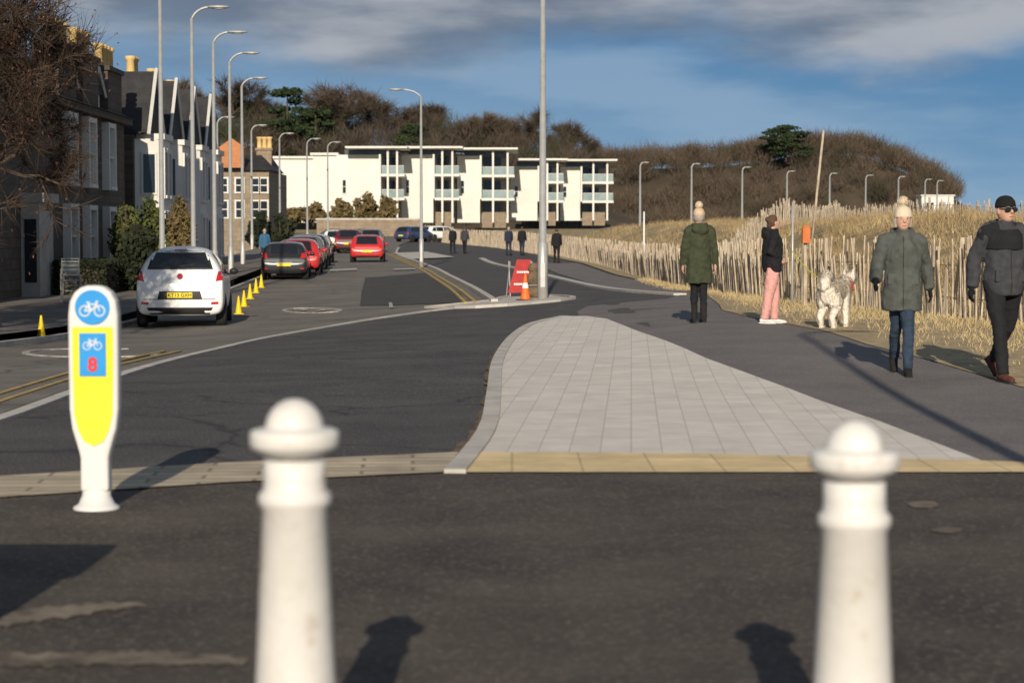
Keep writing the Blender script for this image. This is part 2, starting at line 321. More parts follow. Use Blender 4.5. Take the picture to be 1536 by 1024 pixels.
# dunes & hills
def grid(name,xs,ys,f,m):
    mb=MB(); mb.v=[V((x,y,f(x,y))) for y in ys for x in xs]; k=len(xs)
    mb.f=[(j*k+i,j*k+i+1,(j+1)*k+i+1,(j+1)*k+i) for j in range(len(ys)-1) for i in range(k-1)]
    return tag(mb.build(name,m,smooth=True),None,None,None,'structure')
def dz(x,y):
    t=x-xf(y)-.6
    if t<-.9: return gz(x,y)-.25
    n=NZ.noise(V((x*.16,y*.09,3)))+.5*NZ.noise(V((x*.4,y*.25,9)))
    hh=lin(y,[16,30,45,60,80,110,130,150,205],[.8,1.2,1.6,2.05,1.75,1.9,1.9,1.2,.4])
    return gz(x,y)-.12+sm(-1.0,.3,t)*.1+sm(0,6.5,t)*hh*(1+.2*n)
grid('dunes',[-12+.9*i for i in range(110)],[14+1.6*i for i in range(125)],dz,mDune)
def hz(x,y):
    top=lin(x,[-140,-60,-25,0,9,15,22],[11,14.5,14,12.5,10,4,2])
    return 1+(top)*sm(258,305,y)+1.2*NZ.noise(V((x*.05,y*.05,1)))
grid('hill',[-200+5*i for i in range(46)],[250+6*i for i in range(30)],hz,mHill)
def hz2(x,y):
    px=768+2987*x/430; ytop=lin(px,[840,890,960,1050,1150,1210,1300,1370,1420,1470,1520],[300,256,252,252,242,230,236,262,298,332,354])
    return 1.5+max(0,Z_(ytop,430)-1.5)*sm(375,432,y)+.8*NZ.noise(V((x*.06,y*.06,5)))
grid('hill',[10+3.5*i for i in range(32)],[372+7*i for i in range(20)],hz2,mHill)
# ---------------------------------------------------------------- vegetation
def rv(): 
    while 1:
        p=V((ru(-1,1),ru(-1,1),ru(-1,1)))
        if .05<p.length<1: return p.normalized()
def leaf(mb,p,s,asp=1.0):
    a=rv()*s; b=a.cross(rv()).normalized()*s*asp; n=len(mb.v); mb.v+=[p-a,p+b*.6,p+a,p-b*.6]; mb.f.append((n,n+1,n+2,n+3))
def twig(mb,p,d,L,w,sp=.55,b=None):
    d=(d+rv()*sp).normalized(); b=(b or d.cross(rv())).normalized()*w; n=len(mb.v); q=p+d*L
    mb.v+=[p-b,p+b,q]; mb.f.append((n,n+1,n+2))
def cloud(mb,c,r,n,s,seed=0,asp=1):
    for i in range(n):
        d=rv(); k=(.55+.45*rn()**.5)*(.78+.42*NZ.noise(d*2.2+V((seed,seed*2,0)))+.2*NZ.noise(d*5+V((seed,0,4))))
        leaf(mb,V(c)+V((d.x*r[0]*k,d.y*r[1]*k,d.z*r[2]*k)),s*ru(.6,1.3),asp)
def limbs(mb,p,d,L,r,dep,tips,kids=3,sp=.75,up=.07):
    pts=[p];q=p;dd=d
    for i in range(3): dd=(dd+rv()*.2+V((0,0,up))).normalized(); q=q+dd*L/3; pts.append(q)
    mb.tube(pts,[r,r*.86,r*.72,r*.58],6 if dep>2 else (4 if dep>0 else 3),False)
    tips.append((q,dd,dep))
    if dep==0: return
    for k in range(kids if dep<4 else kids+1):
        limbs(mb,pts[3 if k<2 else 2],(dd+rv()*sp).normalized(),L*ru(.66,.82),r*.54,dep-1,tips,kids,sp,up)
def bare_tree_proto(h,dep,kids,ntw,tl,tw,mt,label,loc,seed,sp=.75,kk=1,tsp=.55,up=.07):
    random.seed(seed); t=thing('bare_tree',label,'tree',loc)
    mb=MB(); tips=[]; limbs(mb,V((0,0,-.2)),V((0,0,1)),h*.3,h*.026,dep,tips,kids,sp,up)
    mb.build('trunk',mBark,t); tb=MB()
    for q,d,k in tips:
        if k<=kk:
            for i in range(ntw): twig(tb,q-d*rn()*tl*.6,d,tl*ru(.5,1.2),tw,tsp)
    tb.build('crown',mt,t); return t
O_=['first','second','third','fourth','fifth','sixth','seventh','eighth','ninth','tenth','eleventh','twelfth']
tr=[(258,122,110),(325,112,130),(385,150,110),(520,128,130),(598,148,115),(648,154,95),(722,170,100),(795,158,120),(848,182,90)]
protos=[bare_tree_proto(11,4,3,40,1.6,.03,(mTwig,mTwig2,mTwig2)[i],'x',(0,0,0),31+i,.7,2,1.0) for i in range(3)]
wh=['behind the terrace chimneys at the left','behind the tall lamp posts','left of the green conifers','right of the green conifers, broad crowned','above the white flat roofs','above the middle roof slabs','left of the central tall lamp post','just behind the central tall lamp post','rightmost on the ridge, right of the central post']
for i,(px,yt,w) in enumerate(tr):
    Y=300+(i%3)*6; x=X_(px,Y); z=hz(x,Y)-1.5
    o=protos[i] if i<3 else copy_tree(protos[i%3]); o.location=(x,Y,z-.3); sc=max(.5,(Z_(yt,Y)-z)/9.6); wx=w/2987*Y/8.2
    o.scale=(wx,wx,sc); o.rotation_euler.z=i*1.3; tag(o,'bare brown tree on the ridge, '+wh[i],'tree','bare trees on the wooded ridge')
def ever(label,px,yt,w,Y,zb,seed,fl=1.6):
    random.seed(seed); x=X_(px,Y); h=Z_(yt,Y)-zb; r=w/2/2987*Y; t=thing('evergreen_tree',label,'tree',(x,Y,zb))
    MB().tube([(0,0,-.3),(0,0,h*.5),(0,0,h*.95)],[.3,.2,.05],6).build('trunk',mBark,t)
    mb=MB()
    for k in range(44):
        u=ru(.08,.97); zz=h*u; rr=r*(1.0-.78*u**fl); a=rn()*2*pi; q=rn()**.5; cloud(mb,(rr*.85*q*cos(a),rr*.85*q*sin(a),zz),(r*.28,r*.28,h*.06),110,.27,seed+k)
    mb.build('crown',mEver,t)
for a in (('dark green conifer on the ridge behind the terrace',432,130,100,296,hz(X_(428,296),296)-1,3,3),('lower green conifer right of the taller ridge conifer',474,152,84,294,hz(X_(470,294),294)-1,4,3),('broad dark green conifer topping the right hand wooded hill',1178,188,112,415,Z_(240,415),5,2.6),('small green conifer among bare ridge trees',620,182,78,293,hz(X_(620,293),293)-1,6,2.4)): ever(*a)
def wood(name,label,pts,m,nt,cw,ch,tl,tw,seed):
    random.seed(seed); mb=MB()
    for (x,y,z,s) in pts:
        for i in range(nt):
            d=rv(); k=rn()**.55; p=V((x+d.x*cw*s*k,y+d.y*cw*s*k,z+ch*s*(.6+.42*d.z*k)))
            twig(mb,p,V((d.x*.5,d.y*.3,.9)),tl*ru(.5,1.4),tw,.55)
        w=.11; n=len(mb.v); mb.v+=[V((x-w,y,z-1)),V((x+w,y,z-1)),V((x,y,z+ch*s*.8))]; mb.f.append((n,n+1,n+2))
    return tag(mb.build(name,m),label,'wood',None,'stuff')
random.seed(5)
P=[]
for i in range(440):
    px=ru(880,1432); Y=ru(374,440) if i<270 else ru(424,440); x=X_(px,430)*Y/430; P.append((x,Y,hz2(x,Y)-.9,ru(.65,1.1)))
wood('woodland','bare brown woodland covering the right hand hill',P,mTwig,200,3.4,5.8,1.8,.045,8)
P=[]
for i in range(350):
    px=ru(180,885); Y=ru(264,312) if i<230 else ru(292,312); x=X_(px,Y); P.append((x,Y,hz(x,Y)-.8,ru(.6,1.15)))
wood('woodland','bare brown woodland on the slope behind the white flats',P,mTwig2,190,2.6,5.8,1.6,.036,9)
# near bare tree
t=bare_tree_proto(6.4,5,4,26,.42,.005,mTwig3,'dark bare tree with reddish buds overhanging the stone houses at far left',(-9.95,33.5,gz(-9.6,33.5)),78,.95,1,1.1)
t.scale=(1.08,1.1,1.5)
mb=MB(); cr=[k for k in t.children if k.name.startswith('crown')][0]
vv=cr.data.vertices
for i in range(2,len(vv),3):
    if rn()<.10: leaf(mb,vv[i].co,.022)
mb.build('buds',mBerry,t)
def shrub(label,px,Y,yt,w,m,n,ls,zb=None,name='shrub',cat='shrub',ry=None,group=None):
    x=X_(px,Y); zb=gz(x,Y) if zb is None else zb; h=Z_(yt,Y)-zb; r=w/2/2987*Y
    t=thing(name,label,cat,(x,Y,zb),0,group); mb=MB()
    for k in range(6): a=rn()*6.3; mb.tube([(0,0,-.1),(r*.4*cos(a),r*.4*sin(a),h*.4),(r*.6*cos(a),r*.6*sin(a),h*.75)],[.05,.035,.01],5)
    mb.build('stem',mBark,t); mb=MB()
    for k in range(16):
        u=ru(.2,.8); a=rn()*6.3; q=rn()**.5*(1-.5*max(0,u-.55)/.3); cloud(mb,(r*.65*q*cos(a),(ry or r)*.65*q*sin(a),h*u),(r*.42,(ry or r)*.42,h*.2),n//16,ls,k*3.3)
    mb.build('leaves',m,t); return t
random.seed(12)
shrub('rounded green bush between the stone house and white terrace',206,63,264,92,mLeafG,6000,.09,name='bush',cat='bush')
shrub('olive brown bush in front of the white terrace bays',266,69,282,70,mLeafO,4200,.085,name='bush',cat='bush')
shrub('dark green bush behind the white parked car',212,58,326,96,mLeafD,4600,.09,name='bush',cat='bush')
for i,(px,yt,w) in enumerate([(515,292,44),(548,284,46),(580,292,40),(470,300,46),(440,308,40)]):
    shrub('yellowish shrub before the white flats, %s from the right'%O_[[2,1,0,3,4][i]],px,218,yt,w,mLeafO,1100,.28,Z_(338,218),group='shrubs in front of the white flats')
for i,(px,yt,w) in enumerate([(425,318,46),(392,314,48)]): shrub('dark garden bush above the parked cars, %s'%('nearer the flats' if i==0 else 'nearer the terrace'),px,125,yt,w,mLeafD,1200,.2)
# hedge, its shade put into the darker leaf colour
x0=-11.9; mb=MB(); t=thing('hedge','dark clipped hedge beside the stone house, behind the white car','hedge',(x0,57,gz(x0,57)))
for i in range(6500):
    p=V((ru(-.65,.65),ru(-2.2,5),ru(0,1.15))); leaf(mb,V((math.copysign(.65,p.x) if rn()<.4 else p.x,-2.2 if rn()<.3 else p.y,p.z if rn()<.6 else 1.12))+rv()*.08,.055)
mb.build('leaves',mLeafD,t); MB().box(-.55,.55,-2.1,4.9,-.1,1.05).build('stems',mBark,t)
# grass
def blades(name,label,fn,n,m,h0,h1,w):
    mb=MB()
    for i in range(n):
        x,y,z=fn(); h=ru(h0,h1); a=rn()*6.3; k=len(mb.v); d=V((ru(-.6,.6),ru(-.6,.6),1))*h; b=V((cos(a),sin(a),0))*w
        p=V((x,y,z)); q=p+d*.6; mb.v+=[p-b,p+b,q+b*.7,q-b*.7,p+d+V((d.x*.5,d.y*.5,-h*.1))]; mb.f+=[(k,k+1,k+2,k+3),(k+3,k+2,k+4)]
    return tag(mb.build(name,m),label,'grass',None,'stuff')
order=sorted((p.y,p.x) for p in verge); vY=[a for a,b in order]; vX=[b for a,b in order]
def fv():
    while 1:
        y=16+ (rn()**1.3)*50; a=lin(y,vY,vX) if y<50 else 3.9; b=xf(y)+.3
        if b>a:
            x=a+(b-a)*rn()**.55
            if NZ.noise(V((x*2.2,y*1.1,0)))+ .8*(x-a)/(b-a)>.1: return x,y,gz(x,y)-.02
blades('grass','dry yellow grass strip along the promenade fence',fv,26000,mGrass,.03,.17,.004)
def fd():
    while 1:
        y=18+rn()**1.4*115; x=xf(y)+.5+rn()**1.2*(9 if y<70 else 22)
        if NZ.noise(V((x*.7,y*.4,2)))>-.2: return x,y,dz(x,y)-.05
blades('grass','dry marram grass on the dunes behind the fence',fd,60000,mGrass2,.1,.48,.008)
# ---------------------------------------------------------------- fence
def pale_mesh(h,w,sk):
    mb=MB(); a=[]
    for z,k in ((-.1,1),(h*.5,.95),(h*.93,.8),(h,.25)): 
        q=sk*z; a.append([(-w*k+q,-.012,z),(w*k+q,-.012,z),(w*k+q,.012,z),(-w*k+q,.012,z)])
    return mb.rings(a)
def fence(label,pts,zf,sp,hh,nind,wk=1):
    L=smooth_line(pts,.3); o0=V((L[0].x,L[0].y,zf(L[0].x,L[0].y))); t=thing('paling_fence',label,'fence',o0)
    pm=[]
    for i in range(14):
        me=bpy.data.meshes.new('paling'); b=pale_mesh(hh*ru(.78,1.13),ru(.013,.027)*wk,ru(-.07,.07)); me.from_pydata([tuple(p) for p in b.v],[],b.f); me.materials.append(mPale); pm.append((me,b))
    rest=MB(); w1=[];w2=[]; acc=0; n=0; nextpost=0; s=0
    for i in range(len(L)-1):
        a=L[i]; b=L[i+1]; seg=(b-a).length; ang=math.atan2((b-a).y,(b-a).x)
        w1.append(V((a.x,a.y,zf(a.x,a.y)+hh*.3))-o0); w2.append(V((a.x,a.y,zf(a.x,a.y)+hh*.72))-o0)
        while acc<seg:
            p=a+(b-a)*(acc/seg); z=zf(p.x,p.y)+ru(-.05,.03)
            me,bb=random.choice(pm); m=MX.Translation(V((p.x+ru(-.02,.02),p.y,z))-o0)@MX.Rotation(ang+ru(-.35,.35),4,'Z')@MX.Rotation(ru(-.13,.13)+.08*sin(s*1.7),4,'Y')@MX.Rotation(ru(-.09,.09),4,'X')
            if n<nind: q=bpy.data.objects.new('paling',me); C.objects.link(q); q.parent=t; q.matrix_local=m
            else: k=len(rest.v); rest.v+=[m@v for v in bb.v]; rest.f+=[tuple(j+k for j in f) for f in bb.f]
            if s>=nextpost:
                MB().tube([(0,0,-.2),(ru(-.03,.03),0,hh*1.06)],[.045,.04],7).build('post',mPale,t).location=V((p.x,p.y+.05,z))-o0; nextpost+=3 if s<30 else 12
            n+=1; acc+=sp*(ru(.7,1.3) if rn()>.05 else 2.2); s+=sp
        acc-=seg
    if rest.v: tag(rest.build('palings',mPale,t),None,None,None,'stuff')
    MB().tube(w1,.006,4).build('wire',mWire,t); MB().tube(w2,.006,4).build('wire',mWire,t)
random.seed(20)
fence('long weathered chestnut paling fence along the promenade edge',FP[2:],lambda x,y:gz(x,y)-.03,.095,1.16,100)
UF=[(X_(px,Y),Y) for px,Y in ((1045,58),(1120,70),(1200,86),(1290,108),(1380,122),(1500,128))]
fence('second chestnut paling fence running over the dune tops',UF,dz,.15,1.0,100,1.3)
UF=[(X_(px,Y),Y) for px,Y in ((1345,70),(1400,66),(1460,64),(1560,62))]
fence('short paling fence among dune grass behind the walking pair',UF,dz,.13,.8,100,1.1)
# ---------------------------------------------------------------- buildings
def win_x(par,x,yc,z0,z1,w,blind=False,pr=.16):
    f=MB(); f.box(x-.05,x+pr,yc-w/2-.14,yc-w/2,z0-.12,z1+.16).box(x-.05,x+pr,yc+w/2,yc+w/2+.14,z0-.12,z1+.16).box(x-.05,x+pr-.01,yc-w/2,yc+w/2,z1,z1+.15).box(x-.05,x+pr+.05,yc-w/2,yc+w/2,z0-.11,z0).box(x-.05,x+pr-.06,yc-w/2,yc+w/2,(z0+z1)/2-.03,(z0+z1)/2+.03)
    o=f.build('window',mRender,par); MB().box(x-.04,x+.012,yc-w/2,yc+w/2,z0,z1).build('pane',mBlind if blind else mWin,o)
def win_y(par,y,xc,z0,z1,w,m=None):
    f=MB(); f.box(xc-w/2-.1,xc-w/2,y-.08,y+.05,z0-.1,z1+.1).box(xc+w/2,xc+w/2+.1,y-.08,y+.05,z0-.1,z1+.1).box(xc-w/2,xc+w/2,y-.07,y+.05,z1,z1+.09).box(xc-w/2,xc+w/2,y-.1,y+.05,z0-.09,z0).box(xc-w/2,xc+w/2,y-.05,y+.05,(z0+z1)/2-.03,(z0+z1)/2+.03)
    o=f.build('window',mRender,par); MB().box(xc-w/2,xc+w/2,y-.02,y+.04,z0,z1).build('pane',m or mWin,o)
def chimney(par,x,y,z0,z1,w,d,npot,m,along='y'):
    c=MB().box(x-w/2,x+w/2,y-d/2,y+d/2,z0,z1).box(x-w/2-.08,x+w/2+.08,y-d/2-.08,y+d/2+.08,z1,z1+.15).build('chimney',m,par)
    for i in range(npot):
        q=(i+.5)/npot-.5; cx,cy=(x,y+q*d) if along=='y' else (x+q*w,y)
        MB().lathe([(.2,0),(.16,.1),(.15,.58),(.2,.64),(.2,.75)],10,(cx,cy,z1+.15)).build('chimney_pot',mPot,c,True)
XF=-13.2; zb=-.5
t=thing('stone_house','dark stone house with white framed windows and yellow chimney pots, at left','house')
MB().box(-24,XF,38,68,zb,5.4).build('wall',mStone,t)
r=MB().prism([(XF+.35,37.8,5.42),(-17.6,37.8,7.2),(-24.3,37.8,5.42)],(0,30.4,0)).build('roof',mSlate,t)
MB().box(XF,XF+.28,38,68.1,5.2,5.41).build('cornice',mStone,t)
for y in (59.2,61.9,64.9): win_x(t,XF,y,.65,2.25,.9,False,.24); win_x(t,XF,y,3.05,4.95,.9,True,.24)
for y in (60.1,64.2):
    d=MB().box(-15.6,XF-.25,y-.8,y+.8,5.3,6.0).prism([(XF-.1,y-1.0,6.0),(XF-.1,y+1.0,6.0),(XF-.1,y,6.75)],(-4.0,0,0)).build('dormer',mSlate,t); win_x(t,XF-.25,y,5.45,5.95,.8,False,.1)
    bb=MB()
    for s in (-1,1): bb.tube([(XF-.05,y+s*1.05,5.97),(XF-.05,y,6.85)],.055,4)
    bb.build('bargeboard',mRender,d)
for y,zt in ((59.4,6.95),(62.6,6.95),(66.4,6.85)): chimney(t,-13.55,y,5.3,zt,.75,2.3,4,mStone)
sf=MB().box(XF,XF+.5,53.6,55.2,zb,2.35).box(XF,XF+.65,53.5,55.3,2.35,2.6).build('shop_front',mBlind,t); MB().box(XF+.1,XF+.42,53.57,53.62,.2,1.9).build('pane',mWin,sf)
MB().box(XF+.01,XF+.09,56.6,57.6,zb,1.9).build('door',mDark,t)
for i in range(4):
    y0=69.6+4.25*i; z0=gz(XF,y0)-.2
    t=thing('terraced_house','white terraced house with gabled slate roof, %s from the stone house'%O_[i],'house',(0,0,0),0,'white gabled terraced houses')
    MB().box(-22,XF,y0,y0+4.23,z0,5.0).build('wall',mRender if i else mStone,t)
    MB().prism([(XF+.3,y0,5.02),(-17.2,y0,7.1),(-22.2,y0,5.02)],(0,4.23,0)).build('roof',mSlate,t)
    bx=[(XF,y0+.3),(XF+.9,y0+.7),(XF+.9,y0+2.3),(XF,y0+2.7)]
    b=MB().prism([(x,y,z0) for x,y in bx],(0,0,4.85-z0)).box(XF,XF+1.0,y0+.6,y0+2.4,4.85,5.05).build('bay',mRender,t)
    for za,zc in ((.7,2.2),(2.9,4.4)):
        win_x(t,XF+.9,y0+1.1,za,zc,.45,False,.08); win_x(t,XF+.9,y0+1.9,za,zc,.45,False,.08)
        m=MX.Translation((XF+.45,y0+.5,0))@MX.Rotation(math.atan2(.4,.9),4,'Z'); o=MB().box(-.28,.28,-.05,.02,za,zc,m).build('window',mRender,t); MB().box(-.2,.2,-.07,.0,za+.08,zc-.08,m).build('pane',mWin,o)
        win_x(t,XF,y0+3.45,za,zc,.6,False,.1)
    g=MB().prism([(XF+.5,y0+.1,5.06),(XF+.5,y0+3.1,5.06),(XF+.5,y0+1.6,7.3)],(-4.2,0,0)).build('gable',mSlate,t)
    bb=MB()
    for s in (-1,1): bb.tube([(XF+.55,y0+1.6+s*1.6,5.0),(XF+.55,y0+1.6,7.4)],.06,4)
    bb.build('bargeboard',mRender,g)
    chimney(t,-13.9,y0+3.7,5.6,7.1-.1*i,.7,1.0,3,mStone)
t=thing('stone_villa','tan stone house with slate roof and orange brick gable, beyond the terrace','house')
Y=128; a,b=X_(316,Y),X_(404,Y); z0=gz(-17,Y)-.3; ze=Z_(256,Y)
MB().box(a,b,Y,Y+10,z0,ze).build('wall',mTan,t)
MB().prism([(a-.3,Y-.3,ze+.01),(b+.2,Y-.3,ze+.01),(b-.9,Y+3,Z_(230,Y)),(a+.9,Y+3,Z_(230,Y))],(0,7,0)).build('roof',mSlate,t)
MB().box(X_(332,Y),X_(368,Y),Y-.5,Y-.02,Z_(252,Y),Z_(222,Y)).prism([(X_(330,Y),Y-.5,Z_(222,Y)),(X_(370,Y),Y-.5,Z_(222,Y)),(X_(350,Y),Y-.5,Z_(208,Y))],(0,.5,0)).build('gable',mOrange,t)
for px in (336,360,384,396):
    win_y(t,Y,X_(px,Y),Z_(288,Y),Z_(268,Y),.45); win_y(t,Y,X_(px,Y),Z_(326,Y),Z_(302,Y),.45)
chimney(t,X_(386,Y),Y+4,ze,Z_(222,Y),1,.7,3,mTan,'x')
def flats(label,mods,yb,Y0,walls=()):
    t=thing('apartment_block',label,'building')
    for (p0,p1,yt,Y) in walls:
        MB().box(X_(p0,Y),X_(p1,Y),Y,Y+9,Z_(yb,Y),Z_(yt,Y)).build('wall',mRender,t); MB().box(X_(p0,Y)-.3,X_(p1,Y)+.2,Y-.35,Y+9.3,Z_(yt,Y)+.003,Z_(yt,Y)+.28).build('roof',mRender,t)
    for i,(p0,p1,p2,yt) in enumerate(mods):
        Y=Y0+4*i; x0,x1,x2=X_(p0,Y),X_(p1,Y),X_(p2,Y); z0,z1=Z_(yb,Y),Z_(yt,Y); fl=(z1-z0-.5)/3
        MB().box(x0,x1,Y,Y+9,z0,z1-.85).build('wall',mRender,t)
        MB().box(x0+(x1-x0)*.25,x2+1.0,Y-2.8,Y+9,z1-.22,z1).build('roof',mRender,t)
        MB().box(x0+.8,x2-.1,Y+1.5,Y+8.5,z1-.85,z1-.22).build('clerestory',mWin2,t)
        MB().box(x1,x2,Y+3.6,Y+8.8,z0,z1-.86).build('bay_wall',mGreyW,t)
        for xc in (x2-.2,(x1*.55+x2*.45)): MB().box(xc-.11,xc+.11,Y-1.9,Y-1.68,z0,z1-.23).build('column',mRender,t)
        MB().box(x1+.003,x1+.22,Y-1.6,Y-.05,z0+fl*1,z1-.86).build('fin_wall',mRender,t)
        for k in range(3):
            zz=z0+fl*k
            MB().box(x1+.4,x1+(x2-x1)*.7,Y+3.5,Y+3.59,zz+.12,zz+fl-.5).build('window',mWin2 if k==0 else mWin,t)
            if k: 
                s=MB().box(x1+.23,x2+.6,Y-1.55,Y+3.49,zz-.16,zz+.12).build('balcony',mRender,t); MB().box(x1+.3,x2+.55,Y-1.52,Y-1.48,zz+.12,zz+1.0).build('balustrade',mGreen,s); MB().box(x1+.3,x2+.55,Y-1.54,Y-1.46,zz+1.0,zz+1.06).build('handrail',mSteel,s)
        MB().box(x1+.26,x2-.4,Y-.4,Y+.2,z0-.6,z0+fl*.45).build('garden_wall',mTan,t)
        win_y(t,Y,x0+(x1-x0)*.12+.3,z0+fl*1.25,z0+fl*1.8,.35)
flats('long white block of flats with flat roofs and glass balconies',[(505,570,600,221),(602,650,682,221),(686,720,764,223)],334,226,[(392,480,238,240),(470,506,233,232)])
flats('smaller white block of flats, right of the central lamp post',[(766,806,838,239),(840,870,912,240)],331,243)
Y=212; t=thing('garden_wall','low tan stone wall below the white flats','wall',(X_(560,Y),Y,0)); MB().box(-6,5,-.25,.25,.5,Z_(330,Y)).build('wall',mTan,t); MB().box(-6.1,5.1,-.32,.32,Z_(330,Y),Z_(328,Y)+.05).build('coping',mKerb,t)
Y=250; t=thing('beach_hut','small white flat roofed hut on the dunes at far right','hut',(X_(1406,Y),Y,Z_(322,Y))); hh=Z_(294,Y)-Z_(322,Y); MB().box(-2,2,0,3,-1,hh).build('wall',mRender,t); MB().box(-2.15,2.15,-.15,3.15,hh+.002,hh+.15).build('roof',mRender,t); MB().box(.2,1,-.03,.02,-.2,1.6).build('door',mGreyW,t); MB().box(-1.5,-.5,-.03,.02,.7,1.5).build('window',mWin,t)
# ---------------------------------------------------------------- street lamps
def lamp(label,x,y,h,dr,al,group,zb=None,box=False,r=.075):
    t=thing('street_lamp',label,'street lamp',(x,y,gz(x,y) if zb is None else zb),0,group)
    MB().tube([(0,0,-.3),(0,0,1.3),(0,0,1.32),(0,0,h-.25)],[r*1.45,r*1.35,r,r*.62],12).build('pole',mSteel,t,True)
    P=[(0,0,h-.3)]+[(dr*al*(k/6)**1.6,0,h-.3+.38*sin(pi/2*k/6)) for k in range(1,7)]
    MB().tube(P,r*.5,8).build('arm',mSteel,t,True)
    hd=MB().ell((dr*(al+.22),0,h+.08),(.34,.13,.055),8).build('lamp_head',mSteel,t,True); MB().ell((dr*(al+.24),0,h+.05),(.2,.09,.04),8).build('lens',mWht,hd,True)
    MB().box(-.05,.05,-r*1.42,-r*1.2,.3,.85).build('service_door',mSteel,t)
    if box: MB().box(-.16,.16,-.28,-.1,.75,1.1).build('sign_box',mWht,t)
    return t
LL=[(243,52.5),(290,57.7),(322,64.6),(346,72),(364,83),(327,110),(378,118),(420,127),(461,134),(492,139)]
tops=[-19,15,52,83,120,178,190,202,210,215]
for i,(px,Y) in enumerate(LL):
    x=X_(px,Y); z=gz(x,Y); h=Z_(tops[i],Y)-z
    lab='tall grey street lamp nearest the white car, top out of frame' if i==0 else 'grey street lamp on left pavement, %s in height of the row'%O_[i]
    lamp(lab,x,Y,h,1,.55 if i<5 else .4,'street lamps along the left pavement',None,i==0)
x=X_(632,89.6); lamp('grey street lamp with arm pointing left, in front of white flats',x,89.6,Z_(137,89.6)-gz(x,89.6),-1,.9,'lamps by the road')
p=G(814,450); lamp('tall thick grey lamp post on the traffic island, top out of frame',p.x,p.y,8.4,-1,.9,'lamps by the road',None,False,.085)
for i,(px,yt) in enumerate([(960,245),(1037,247),(1113,252),(1180,258),(1244,261),(1298,264),(1347,266),(1387,270),(1405,272)]):
    Y=2987*6.7/(357-yt); x=X_(px,Y); lamp('distant street lamp beyond the dunes, %s from the left'%O_[i],x,Y,Z_(yt,Y)-gz(x,Y),1,.3,'distant lamps beyond the dunes',None,False,.11)
lamp('grey street lamp beside the forecourt, casting the long shadow on the promenade',2.9,4.7,8.2,1,.5,'lamps by the road')
def pole(name,label,cat,px,Y,yt,zb,r,m,lean=0):
    x=X_(px,Y); t=thing(name,label,cat,(x,Y,zb)); h=Z_(yt,Y)-zb
    MB().tube([(-lean,0,-.3),(0,0,h)],[r,r*.8],8).build('shaft',m,t,True); MB().ell((0,0,h),(r*.9,r*.9,r*.5),6).build('cap',m,t,True)
p=G(966,415); pole('marker_post','thin white pole left of the green coated person','post',966,p.y,318,p.z,.035,mWht)
pole('marker_post','thin grey pole behind the person in pink trousers','post',1189,35.5,305,gz(5.6,35),.026,mSteel)
Y=62; pole('flag_pole','leaning pale thin pole rising above the dune fence','pole',1234,Y,196,dz(X_(1230,Y),Y),.045,mPale,.35)
p=at(1209,352,35.5); t=thing('lifebuoy_box','small orange box on a post above the paling fence','box',(p.x,35.5,gz(p.x,35.5)))
z=p.z-gz(p.x,35.5); MB().tube([(0,.05,-.2),(0,.05,z)],.035,8).build('post',mPale,t); b=MB().box(-.07,.07,-.07,.05,z-.15,z+.12).prism([(-.07,-.07,z+.12),(.07,-.07,z+.12),(.05,-.03,z+.16),(-.05,-.03,z+.16)],(0,.06,0)).build('housing',mBoxO,t,False,.008); MB().box(-.045,.045,-.076,-.07,z-.1,z+.08).build('door',mBoxO,b)
# ---------------------------------------------------------------- bollards
prof=[(.0,-.2),(.14,-.2),(.14,.05),(.115,.12),(.106,.18),(.101,.2),(.076,.774),(.083,.780),(.085,.79),(.085,.802),(.08,.81),(.073,.816),(.072,.84),(.071,.885),(.075,.896),(.085,.905),(.098,.912),(.1035,.919),(.1035,.946),(.1,.953),(.088,.957),(.074,.959),(.067,.962),(.066,.972),(.062,.985),(.053,1.001),(.038,1.015),(.02,1.024),(.0,1.027)]
for px,Y,zz,lb in ((440,4.6,-.008,'white cast iron bollard with stained cap, left of the two in front'),(1285,4.6,-.058,'white cast iron bollard, right of the two in front')):
    t=thing('bollard',lb,'bollard',(X_(px,Y),Y,zz),0,'white bollards across the forecourt')
    MB().lathe(prof[:14],40).build('post',mBol,t,True); MB().lathe([(.0,.884)]+prof[14:],40).build('cap',mBol,t,True)
# bin-shaped block added out of view at left to cast a shadow
t=thing('shadow_caster','unseen bin-shaped block added at the forecourt edge to cast a square shadow','block',(-2.22,5.6,0)); t.scale=(1,1,.95); MB().box(-.3,.3,-.28,.28,.08,1.1).build('body',mDark,t,False,.03); MB().box(-.34,.34,-.32,.32,1.1,1.25).build('hood',mDark,t,False,.04); MB().box(-.2,.2,-.29,-.27,.85,1.02).build('slot',mBlk,t); MB().box(-.26,.26,-.24,.24,0,.08).build('plinth',mSteel,t)
# marker bollard
p=G(145,765); t=thing('marker_bollard','white and yellow marker bollard with blue cycle signs','bollard',(p.x,p.y,p.z),-.0)
hw=[(1.15,.03),(1.14,.062),(1.115,.094),(1.07,.118),(1.0,.127),(.75,.127),(.52,.125),(.42,.113),(.35,.092),(.3,.078),(.27,.072),(.1,.073)]
out=[(-w,z) for z,w in reversed(hw)]+[(w,z) for z,w in hw]
MB().prism([(x,-.05,z) for x,z in out],(0,.1,0)).build('body',mMark,t,False,.018)
MB().loft([(0,0,0,.118,.12),(0,0,.02,.118,.12),(0,0,.035,.092,.09),(0,0,.08,.073,.055),(0,0,.14,.072,.05)],20).build('base',mMark,t,True)
ye2=[(.0,.335),(.05,.36),(.08,.42),(.098,.5),(.103,.75),(.103,.94)]
MB().prism([(x,-.056,z) for x,z in ye2[1:]]+[(-x,-.056,z) for x,z in reversed(ye2[1:])]+[(0,-.056,.335)],(0,.006,0)).build('yellow_panel',mYel,t)
